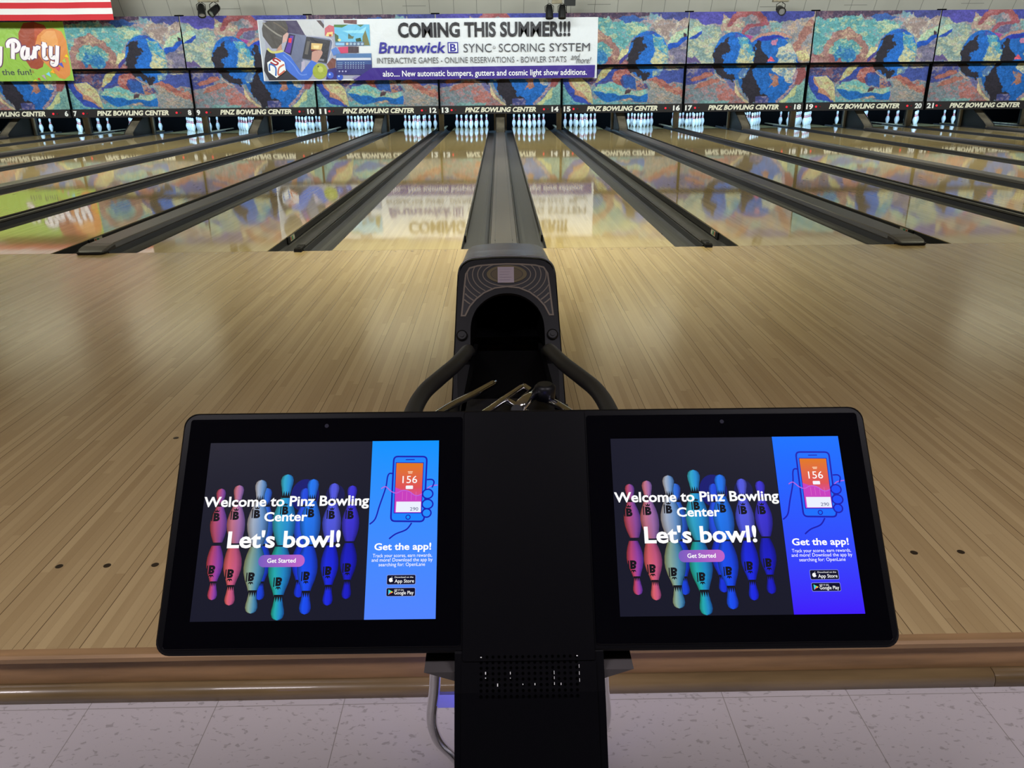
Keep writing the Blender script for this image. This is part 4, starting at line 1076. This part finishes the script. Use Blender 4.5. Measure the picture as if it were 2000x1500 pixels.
# match point counts by arc-length resampling
def resample(pts, m):
    P = [Vector(p) for p in pts]; d = [0]
    for i in range(1, len(P)): d.append(d[-1] + (P[i] - P[i - 1]).length)
    out = []
    for k in range(m):
        s = d[-1] * k / (m - 1); i = 0
        while i < len(d) - 2 and d[i + 1] < s: i += 1
        f = (s - d[i]) / max(1e-9, d[i + 1] - d[i]); out.append(P[i].lerp(P[i + 1], f))
    return out
m_ = 60
ro = resample([(a * 0.985, bb - 0.004 if bb > .1 else bb) for a, bb in outer], m_); ra = resample(arch, m_)
b = MB(); vs = []
for h in (0.004, -0.02):
    vs += [fp(p.x, p.y, h) for p in ro] + [fp(p.x, p.y, h) for p in ra]
q = 2 * m_
fs = [(i, m_ + i, m_ + i + 1, i + 1) for i in range(m_ - 1)]
fs += [(m_ + i, q + m_ + i, q + m_ + i + 1, m_ + i + 1) for i in range(m_ - 1)]
fs += [(i, i + 1, q + i + 1, q + i) for i in range(m_ - 1)]
b.add(vs, fs, 0)
face = b.build('front_face', M_HOODBLACK, t)
# inner tunnel, black
b = MB(); vs = []
for h, sc in ((-0.015, 1.0), (-0.35, 0.85)):
    vs += [fp(p.x * sc, p.y if h > -.1 else max(p.y * 0.9, 0.25), 0) + Vector((0, -h, 0)) for p in ra]
b.add(vs, [(i, i + 1, m_ + i + 1, m_ + i) for i in range(m_ - 1)] + [tuple(range(m_, 2 * m_))], 0)
b.build('tunnel', M_BLACK, t)
# decal of thin tan lines on the face
b = MB(); B = Board(b, fp(0, 0, 0.006), FX, -FD, 1.0, 0.00015, k=0.9)
TAN = (124, 112, 98); DK = (44, 43, 45)
out_l = [(-0.189, 0.452), (-0.184, 0.50), (-0.178, 0.57), (-0.171, 0.635), (-0.155, 0.662), (-0.12, 0.672), (-0.06, 0.677), (0.0, 0.679)]
in_l = [(-0.174, 0.452), (-0.155, 0.492), (-0.128, 0.525), (-0.095, 0.552), (-0.05, 0.572), (0, 0.578)]
bound = out_l + [(-x, y) for x, y in out_l[-2::-1]] + [(-x, y) for x, y in in_l[:-1]] + in_l[::-1]
fl_ = lambda pts: [(x, -y) for x, y in pts]
B.poly(fl_(bound), DK); B.stroke(fl_(bound), 0.0065, TAN, True)
def inb(x, y):
    r = False
    for i in range(len(bound)):
        x0, y0 = bound[i]; x1, y1 = bound[(i + 1) % len(bound)]
        if (y0 > y) != (y1 > y) and x < (x1 - x0) * (y - y0) / (y1 - y0) + x0: r = not r
    return r
for j in range(12):
    a_ = 0.1 + 0.0215 * j; bb_ = 0.052 + 0.0205 * j
    seg = []
    for i in range(121):
        th = i / 120 * 2 * PI; pnt = (a_ * math.cos(th), 0.632 + bb_ * math.sin(th))
        if inb(*pnt): seg.append(pnt)
        else:
            if len(seg) > 2: B.stroke(fl_(seg), 0.0038 if j < 5 else 0.0055, TAN)
            seg = []
    if len(seg) > 2: B.stroke(fl_(seg), 0.0038 if j < 5 else 0.0055, TAN)
B.ellipse(0, -0.632, 0.084, 0.04, (104, 92, 62), 40); B.ellipse(0, -0.632, 0.068, 0.031, (60, 54, 46), 40); B.ellipse(0, -0.632, 0.065, 0.029, (92, 80, 56), 40)
B.rect(-0.038, -0.664, 0.03, -0.594, (172, 158, 165))
for r_ in range(5): B.rect(-0.03, -0.655 + r_ * 0.012, 0.02 - 0.006 * (r_ % 3), -0.653 + r_ * 0.012, (150, 136, 146))
b.build('decal', M_DECAL, face)
for x in (-0.187, 0.184):
    b = MB(); b.tube([fp(x, 0.366, 0.0), fp(x, 0.366, 0.012), fp(x, 0.366, 0.016)], [0.023, 0.023, 0.017], 18)
    b.tube([fp(x, 0.366, 0.016), fp(x, 0.366, 0.02)], 0.009, 12)
    b.build('knob', M_RUBBER, face)
# base plinth below the mouth and the cradle that leads out of it
b = MB()
b.prism([(-3.56, 0.0), (-3.56, 0.1), (-3.44, 0.22), (-3.3, 0.22), (-3.3, 0.0)], 'x', -0.2, 0.2)
b.prism([(-0.235, -4.25), (-0.235, -3.5), (0.235, -3.5), (0.235, -4.25)], 'z', 0.0, 0.07)
b.prism([(-0.16, -4.6), (-0.16, -4.0), (0.16, -4.0), (0.16, -4.6)], 'z', 0.07, 0.3)
b.build('base', M_HOODBLACK, t)
b = MB()
b.prism([(-0.15, -4.35), (-0.12, -3.42), (0.12, -3.42), (0.15, -4.35)], 'z', 0.245, 0.27)
for s in (-1, 1): b.prism([(s * 0.12, -3.42), (s * 0.135, -3.42), (s * 0.165, -4.35), (s * 0.15, -4.35)], 'z', 0.245, 0.3)
b.build('cradle', M_BLACK, t)
b = MB(); b.lathe([(0.009, 0), (0.009, 0.02), (0.005, 0.028), (0, 0.03)], 12, 0, Matrix.Translation((-0.004, -3.98, 0.27)))
b.box(-0.03, 0.025, -4.01, -4.0, 0.27, 0.276); b.build('stop_pin', M_CHROME, t)
def smooth_path(P, n=6):
    P = [Vector(p) for p in P]; out = []
    for i in range(len(P) - 1):
        a, b_, c, d = P[max(i - 1, 0)], P[i], P[i + 1], P[min(i + 2, len(P) - 1)]
        for k in range(n):
            u = k / n; out.append(0.5 * ((2 * b_) + (c - a) * u + (2 * a - 5 * b_ + 4 * c - d) * u * u + (3 * b_ - a - 3 * c + d) * u ** 3))
    return out + [P[-1]]
for s in (-1, 1):
    b = MB(); b.tube(smooth_path([(s * 0.15, -3.4, 0.25), (s * 0.15, -3.6, 0.33), (s * 0.148, -3.79, 0.39), (s * 0.178, -3.95, 0.402), (s * 0.222, -4.08, 0.403), (s * 0.258, -4.19, 0.402), (s * 0.276, -4.32, 0.4), (s * 0.278, -4.5, 0.4), (s * 0.25, -4.66, 0.4), (s * 0.16, -4.76, 0.4), (0.0, -4.78, 0.4)]), 0.0245, 14)
    b.build('rack_arm', M_ARM, t)
for p in ([(-0.05, -3.93, 0.33), (-0.12, -4.05, 0.335), (-0.2, -4.18, 0.34), (-0.24, -4.3, 0.34), (-0.2, -4.6, 0.34)], [(0.046, -3.98, 0.335), (-0.054, -4.156, 0.335), (-0.14, -4.34, 0.335), (-0.14, -4.62, 0.335)],
          [(0.046, -3.978, 0.335), (0.09, -4.065, 0.335), (0.16, -4.165, 0.335), (0.2, -4.3, 0.335), (0.17, -4.62, 0.335)], [(-0.01, -4.08, 0.325), (0.04, -4.16, 0.325), (0.09, -4.3, 0.325)]):
    b = MB(); b.tube(smooth_path(p), 0.0115, 12); b.build('chrome_rail', M_CHROME, t)
b = MB(); b.tube([(0.095, -4.06, 0.36), (0.045, -4.16, 0.355), (0.02, -4.22, 0.35)], [0.016, 0.02, 0.02], 14); lv = b.build('lever', M_CHROME, t)
b = MB(); b.tube([(0.11, -4.09, 0.335), (0.11, -4.09, 0.375), (0.11, -4.09, 0.385)], [0.032, 0.034, 0.024], 18); b.build('lever_knob', M_RUBBER, lv)

# ------------------------------------------------------------------ scoring console
SL = 0.8675                           # slope of the panel
KO = Vector((0.006, -5.5033, 0.7339))
KR = Vector((1, -0.0075, 0)).normalized(); KS = Vector((0.0046, math.cos(SL), math.sin(SL))).normalized(); KN = KR.cross(KS)
def kp_(a, c, h=0.0): return KO + KR * a + KS * c + KN * h
KM = Matrix(((KR.x, KS.x, KN.x, KO.x), (KR.y, KS.y, KN.y, KO.y), (KR.z, KS.z, KN.z, KO.z), (0, 0, 0, 1)))
t = thing('scoring_console', 'black twin touch screen scoring console on a pedestal before the approach', 'scoring console')
def rrect(x0, y0, x1, y1, r, n=6):
    pts = []
    for cx, cy, a0 in ((x1 - r, y0 + r, -90), (x1 - r, y1 - r, 0), (x0 + r, y1 - r, 90), (x0 + r, y0 + r, 180)):
        for k in range(n + 1):
            a = math.radians(a0 + 90 * k / n); pts.append((cx + r * math.cos(a), cy + r * math.sin(a)))
    return pts
def slab(b, outline, h0, h1, m=0, bev=0.0):
    """plate standing on the console plane between heights h0 and h1, with a small chamfer at the top"""
    n = len(outline); cx = sum(p[0] for p in outline) / n; cy = sum(p[1] for p in outline) / n
    def ins(d): return [(x - d * (1 if x > cx else -1), y - d * (1 if y > cy else -1)) for x, y in outline]
    rings = [[kp_(x, y, h0) for x, y in outline], [kp_(x, y, h1 - bev) for x, y in outline]]
    if bev: rings.append([kp_(x, y, h1) for x, y in ins(bev)])
    vs = [p for r_ in rings for p in r_]
    fs = [(i * n + j, i * n + (j + 1) % n, (i + 1) * n + (j + 1) % n, (i + 1) * n + j) for i in range(len(rings) - 1) for j in range(n)]
    fs += [tuple(range((len(rings) - 1) * n, len(rings) * n)), tuple(range(n))[::-1]]
    b.add(vs, fs, m)
b = MB(); slab(b, rrect(-0.4585, -0.1540, 0.4585, 0.1562, 0.018), -0.034, 0.0, 0, 0.0025)
slab(b, rrect(-0.3, -0.11, 0.3, 0.11, 0.02), -0.075, -0.034)
b.build('housing', M_CONSOLE, t)
b = MB(); slab(b, rrect(-0.0815, -0.165, 0.0815, 0.1535, 0.003), 0.0, 0.0018, 0, 0.0008)
cp = b.build('centre_panel', M_CONSOLE, t)

def pin_shape(B, top, belly, foot, hw, cl, cr, crown):
    """a bowling pin drawn from head to foot, colour running from cl on the left to cr on the right"""
    tx, ty = top; bx, by = belly; fx, fy = foot; H = fy - ty
    prof = [(0, 0.05), (0.012, 0.3), (0.035, 0.46), (0.085, 0.56), (0.14, 0.53), (0.2, 0.44), (0.27, 0.38), (0.32, 0.4), (0.4, 0.56), (0.5, 0.8), (0.6, 0.96), (0.68, 1.0), (0.78, 0.95), (0.88, 0.8), (0.97, 0.6), (1.0, 0.52)]
    def cx(f):
        fb = (by - ty) / H
        return tx + (bx - tx) * f / fb if f < fb else bx + (fx - bx) * (f - fb) / (1 - fb)
    B.h += B.step
    vs, cs = [], []
    for f, w in prof:
        y = ty + H * f
        for j, sgn in enumerate((-1, -0.45, 0.35, 1)):
            u = j / 3; c = [cl[i] + (cr[i] - cl[i]) * u for i in range(3)]
            k = (0.55, 0.95, 0.9, 0.5)[j] * (1.0 - 0.22 * max(0, f - 0.6))
            vs.append(B.pt(cx(f) + w * hw * sgn, y)); cs.append(B.col(tuple(v * k for v in c)))
    nn = len(prof); fs = []
    for i in range(nn - 1):
        for j in range(3):
            q = (i * 4 + j, (i + 1) * 4 + j, (i + 1) * 4 + j + 1, i * 4 + j + 1)
            fs.append(q if H > 0 else q[::-1])
    B.mb.add(vs, fs, B.m, cs)
    # dark crown around the neck
    f0, f1 = 0.235, 0.34; w0 = 0.40 * hw; x0 = cx(0.28)
    ya, yb = ty + H * f0, ty + H * f1
    if crown:
        pts = [(x0 - w0, yb), (x0 - w0, ya)]
        for q in range(4):
            pts += [(x0 - w0 + (q + 0.5) * w0 / 2, ya + (yb - ya) * 0.75), (x0 - w0 + (q + 1) * w0 / 2, ya)]
        pts += [(x0 + w0, yb)]
        B.poly(pts, (18, 18, 26))
def crest(B, x, y, s, flip):
    B.text('B', x - 13 * s, x + 15 * s, y + (18 * s if not flip else -18 * s), 32 * s, (16, 16, 22), 0.06, 0, flip)
    g = -1 if flip else 1
    B.poly([(x - 8 * s, y - g * 20 * s), (x - 12 * s, y - g * 30 * s), (x - 4 * s, y - g * 25 * s), (x, y - g * 33 * s), (x + 4 * s, y - g * 25 * s), (x + 12 * s, y - g * 30 * s), (x + 8 * s, y - g * 20 * s)], (16, 16, 22))
    B.rect(x - 22 * s, y - 20 * s, x - 17 * s, y + 20 * s, (20, 20, 28))
PINS_UP = [((70, 203), (74, 351), (79, 432), 36), ((145, 189), (147, 352), (154, 436), 39), ((267, 203), (270, 354), (274, 440), 38), ((239, 167), (239, 346), (246, 447), 45), ((432, 205), (428, 356), (432, 444), 38), ((350, 144), (350, 355), (356, 446), 49), ((463, 166), (461, 349), (467, 444), 44), ((554, 185), (552, 350), (555, 436), 40), ((632, 196), (632, 351), (633, 433), 37)]
PINS_DN = [((80, 665), (75, 492), (73, 445), 35), ((153, 687), (150, 501), (146, 448), 38), ((274, 667), (271, 487), (269, 449), 36), ((245, 720), (242, 516), (241, 450), 45), ((435, 659), (430, 489), (430, 451), 36), ((355, 748), (348, 525), (346, 452), 48), ((465, 726), (462, 519), (461, 451), 43), ((555, 692), (554, 505), (554, 450), 37), ((630, 667), (632, 499), (630, 440), 35)]
UPC = [((222, 78, 62), (120, 84, 225)), ((228, 118, 98), (150, 120, 228)), ((60, 140, 225), (40, 90, 230)), ((225, 205, 190), (60, 140, 235)), ((40, 90, 235), (30, 70, 240)), ((60, 190, 190), (30, 140, 255)), ((30, 130, 255), (40, 120, 255)), ((80, 90, 235), (95, 100, 245)), ((70, 60, 215), (60, 50, 235))]
DNC = [((235, 75, 60), (120, 70, 240)), ((240, 105, 85), (200, 90, 170)), ((30, 80, 220), (20, 60, 235)), ((200, 200, 130), (25, 130, 225)), ((25, 60, 225), (20, 45, 235)), ((40, 205, 150), (30, 120, 250)), ((25, 90, 250), (25, 70, 255)), ((30, 50, 230), (25, 35, 250)), ((30, 35, 200), (25, 25, 220))]
def screen_art(B, top_blue, bot_blue):
    B.rect(0, 0, 1000, 750, (21, 22, 38))
    for x, y, rx, ry, c in ((430, 235, 60, 70, (20, 24, 110)), (560, 235, 40, 45, (22, 24, 80))): B.ellipse(x, y, rx, ry, c, 30)
    for (a, m, f, hw), (cl, cr) in zip(PINS_DN, DNC): pin_shape(B, a, m, f, hw, cl, cr, True)
    for i, (x, y) in enumerate([(66, 545), (145, 562), (233, 576), (348, 597), (461, 575), (550, 555), (630, 543)]): crest(B, x, y, 0.95, True)
    for (a, m, f, hw), (cl, cr) in zip(PINS_UP, UPC): pin_shape(B, a, m, f, hw, cl, cr, True)
    for i, (x, y) in enumerate([(62, 323), (143, 318), (232, 312), (351, 298), (462, 311), (550, 319), (630, 320)]): crest(B, x, y, 0.95, False)
    # right-hand panel, graded from top to foot
    B.h += B.step
    B.mb.add([B.pt(709, 0), B.pt(709, 750), B.pt(1000, 750), B.pt(1000, 0)], [(0, 1, 2, 3)], B.m, [B.col(top_blue), B.col(bot_blue), B.col(bot_blue), B.col(top_blue)])
    W = (255, 255, 255)
    B.text('Welcome to Pinz Bowling', 2, 706, 281, 41, W, 0.024)
    B.text('Center', 265, 448, 345, 37, W, 0.024)
    B.text("Let's bowl!", 120, 594, 454, 65, W, 0.026)
    B.rect(257, 486, 450, 536, (120, 92, 190), (190, 100, 200), 24)
    B.text('Get Started', 294, 413, 518, 17, W, 0.018)
    NV = (24, 26, 175)
    ph = [(805, 70), (949, 72), (943, 354), (802, 351)]
    B.curve([(713, 363), (736, 340), (752, 284), (775, 207), (781, 160), (790, 145), (808, 149), (817, 165), (812, 207)], 6, NV)
    B.curve([(891, 359), (869, 387), (825, 405), (798, 425)], 6, NV)
    def rq(q, r):
        out = []
        for i in range(4):
            p = Vector(q[i]); a = Vector(q[i - 1]); c = Vector(q[(i + 1) % 4])
            for u in (0, 0.25, 0.5, 0.75, 1):
                s0 = p + (a - p).normalized() * r; s1 = p + (c - p).normalized() * r
                out.append(tuple(((1 - u) ** 2) * s0 + 2 * u * (1 - u) * p + u * u * s1))
        return out
    o_ = rq(ph, 18)
    B.poly(o_, tuple(int(a * 0.6 + c * 0.4) for a, c in zip(top_blue, (60, 110, 255)))); B.stroke(o_, 7, NV, True)
    sc = [(817, 99), (933, 101), (929, 316), (816, 315)]
    B.stroke(sc, 6, NV, True)
    B.h += B.step
    vs = [B.pt(*p) for p in ((817, 99), (933, 101), (931, 208), (816.5, 206), (929, 316), (816, 315))]
    B.mb.add(vs, [(0, 3, 2, 1), (3, 5, 4, 2)], B.m, [B.col(c) for c in ((225, 120, 20), (225, 120, 20), (222, 80, 85), (222, 80, 85), (205, 60, 215), (205, 60, 215))])
    B.poly([(816, 206), (848, 220), (875, 224), (906, 243), (931, 236), (929, 268), (816, 268)], (200, 62, 190))
    B.poly([(823, 268), (928, 269), (928, 314), (822, 313)], (235, 240, 255))
    B.text('290', 882, 917, 307, 14, (60, 70, 120)); B.text('156', 846, 909, 188, 31, W)
    B.rect(861, 199, 892, 214, (245, 245, 255), None, 3); B.rect(868, 137, 889, 140, (255, 225, 190)); B.rect(870, 143, 887, 146, (255, 225, 190))
    for x in (848, 866, 886, 906): B.stroke([(x, 226), (x, 262)], 1, (230, 130, 205))
    B.curve([(756, 211), (775, 203), (799, 223), (822, 231), (848, 220), (875, 224), (906, 243), (937, 232), (963, 205), (997, 198)], 4, (190, 95, 220))
    B.ellipse(875, 335, 11, 11, NV); B.ellipse(875, 335, 7, 7, top_blue); B.stroke([(857, 85), (896, 85)], 4, NV)
    mid_ = tuple(int(a * 0.6 + c * 0.4) for a, c in zip(top_blue, bot_blue))
    B.curve([(951, 174), (973, 174), (982, 186), (974, 209)], 6, NV)
    for x, y, rx, ry in ((956, 236, 22, 20), (956, 280, 23, 20), (953, 318, 19, 18)):
        B.ellipse(x, y, rx + 3, ry + 3, NV); B.ellipse(x, y, rx - 3, ry - 3, mid_)
    B.text('Get the app!', 738, 976, 471, 27, W, 0.024)
    B.text('Track your scores, earn rewards,', 733, 980, 501, 14, W); B.text('and more! Download the app by', 729, 983, 519, 14, W); B.text('searching for: OpenLane', 759, 952, 538, 14, W)
    for y0, y1, s1, s2 in ((573, 613, 'Download on the', 'App Store'), (625, 660, 'GET IT ON', 'Google Play')):
        B.rect(795, y0, 915, y1, (150, 160, 220), None, 6); B.rect(796.5, y0 + 1.5, 913.5, y1 - 1.5, (8, 8, 40), None, 5)
        B.text(s1, 828, 905 if y0 < 600 else 866, y0 + 13, 6.5, W); B.text(s2, 828, 908, y1 - 8, 13.5, W, 0.008)
        if y0 < 600:
            yc = (y0 + y1) / 2 + 1
            B.ellipse(811.5, yc, 7, 8.5, W); B.ellipse(816, yc, 5.5, 7.5, W); B.ellipse(821.5, yc - 1.5, 3.4, 3.8, (8, 8, 40), 14)
            B.poly([(813.5, yc - 9), (817.5, yc - 14), (818, yc - 11)], W)
        else:
            yc = (y0 + y1) / 2
            B.poly([(804, yc - 11), (813, yc), (804, yc + 11)], (60, 205, 240)); B.poly([(804, yc - 11), (818, yc - 3.5), (813, yc)], (80, 220, 130))
            B.poly([(818, yc - 3.5), (824, yc), (818, yc + 3.5), (813, yc)], (250, 205, 60)); B.poly([(813, yc), (818, yc + 3.5), (804, yc + 11)], (235, 70, 80))
SW = 0.304; U = SW / 1000
for side, tb, bb in ((-1, (0, 146, 255), (82, 132, 255)), (1, (0, 112, 255), (62, 24, 250))):
    x0, x1 = sorted((side * 0.0832, side * 0.4485))
    b = MB(); slab(b, rrect(x0, -0.1468, x1, 0.1468, 0.004), -0.001, 0.0014, 0, 0.0006)
    gl = b.build('screen_glass', M_GLASS, t)
    b = MB(); B = Board(b, kp_(side * 0.2663 - SW / 2, 0.1138, 0.0017), KR, -KS, U, 0.000012, k=1.0)
    screen_art(B, tb, bb)
    b.build('display', M_DISPLAY, gl)
    b = MB(); vv = [kp_(side * 0.2655 + 0.0028 * math.cos(i / 14 * 2 * PI), 0.136 + 0.0028 * math.sin(i / 14 * 2 * PI), 0.0019) for i in range(14)]
    b.add(vv, [tuple(range(14))], 0); b.build('camera_lens', mat('camera_lens', (0.03, 0.03, 0.045), 0.1), gl)
# pedestal: sloping face below the screens, then straight down to the floor
s0 = kp_(0, -0.155); s1 = kp_(0, -0.2); d2 = Vector((0, -math.cos(math.radians(56)), -math.sin(math.radians(56)))); s2 = s1 + d2 * 0.16
prof = [(s0.y, s0.z), (s1.y, s1.z), (s2.y, s2.z), (s2.y, FLOOR_Z), (s2.y + 0.13, FLOOR_Z), (s2.y + 0.13, s2.z), (s0.y + 0.1, s0.z - 0.09), (s0.y + 0.06, s0.z + 0.03)]
b = MB(); b.prism(prof, 'x', KO.x - 0.091, KO.x + 0.091)
b.build('pedestal', M_CONSOLE, t)
# edge strips left and right of the pedestal face (the fine seams)
b = MB(); slab(b, [(-0.082, -0.2), (0.082, -0.2), (0.082, -0.1655), (-0.082, -0.1655)], 0.0, 0.0016)
pn = [s1 + KN * 0.0016, s2 + KN * 0.0016]
b.add([pn[0] + KR * -0.082, pn[0] + KR * 0.082, pn[1] + KR * 0.0835, pn[1] + KR * -0.0835], [(0, 3, 2, 1)], 0)
pf = b.build('pedestal_face', M_CONSOLE, t)
# perforated speaker grille
b = MB()
for i in range(17):
    for j in range(8):
        x = -0.058 + i * 0.00725; y = -0.1595 - j * 0.0064; r_ = 0.0019
        h = 0.0021
        if y < -0.2: y, h = y, 0.0026
        b.add([kp_(x + r_ * math.cos(q / 6 * 2 * PI), y + r_ * math.sin(q / 6 * 2 * PI), h) for q in range(6)], [tuple(range(6))], 0)
gr = b.build('speaker_grille', mat('grille_hole', (0.0008, 0.0008, 0.0008), 0.9, spec=0.0), cp)
b = MB()  # light glinting through the holes, painted as pale flecks
for x, y, w, hh in ((-0.058, -0.1598, .0018, .0012), (0.059, -0.1592, .0018, .0012), (-0.0525, -0.178, .0013, .003), (-0.0525, -0.1835, .0013, .0012), (-0.0225, -0.1782, .0009, .003), (-0.0225, -0.1838, .0009, .001), (-0.038, -0.1915, .0012, .0033), (-0.0075, -0.191, .0009, .0016), (0.007, -0.191, .001, .0024), (0.0305, -0.178, .0006, .004), (0.0305, -0.184, .0006, .003), (0.0305, -0.1905, .0008, .003), (0.0385, -0.191, .0009, .0026), (0.061, -0.171, .0006, .004), (0.061, -0.179, .0006, .004), (0.061, -0.187, .0006, .004)):
    b.add([kp_(x - w / 2, y - hh / 2, 0.0029), kp_(x + w / 2, y - hh / 2, 0.0029), kp_(x + w / 2, y + hh / 2, 0.0029), kp_(x - w / 2, y + hh / 2, 0.0029)], [(0, 1, 2, 3)], 0)
b.build('painted_glints', mat('glint_white', (0.85, 0.85, 0.85), 0.4), gr)
# bent chrome tube legs with a cross plate
for s in (-1, 1):
    b = MB(); b.tube(smooth_path([(s * 0.12, -5.39, 0.62), (s * 0.134, -5.345, 0.46), (s * 0.143, -5.3, 0.345), (s * 0.152, -5.26, 0.25), (s * 0.164, -5.225, 0.16), (s * 0.166, -5.2, 0.1), (s * 0.158, -5.18, 0.045), (s * 0.138, -5.165, 0.0), (s * 0.11, -5.16, -0.05), (s * 0.07, -5.16, FLOOR_Z + 0.011)]), 0.0105, 16)
    b.build('leg_tube', M_CHROME, t)
b = MB(); b.box(-0.15, 0.15, -5.248, -5.24, 0.195, 0.225); b.build('cross_plate', M_PLATE, t)
b = MB(); b.box(-0.1, 0.1, -5.26, -5.09, FLOOR_Z, FLOOR_Z + 0.012); b.build('foot_plate', M_STEEL, t)
# grey wing brackets under the console
for s in (-1, 1):
    b = MB(); b.prism([(s * 0.085, 0.0), (s * 0.128, 0.0), (s * 0.085, -0.016)], 'y', -0.04, 0.02, 0, Matrix.Translation(kp_(0, -0.15, -0.034)))
    b.build('bracket', M_COVER, t)
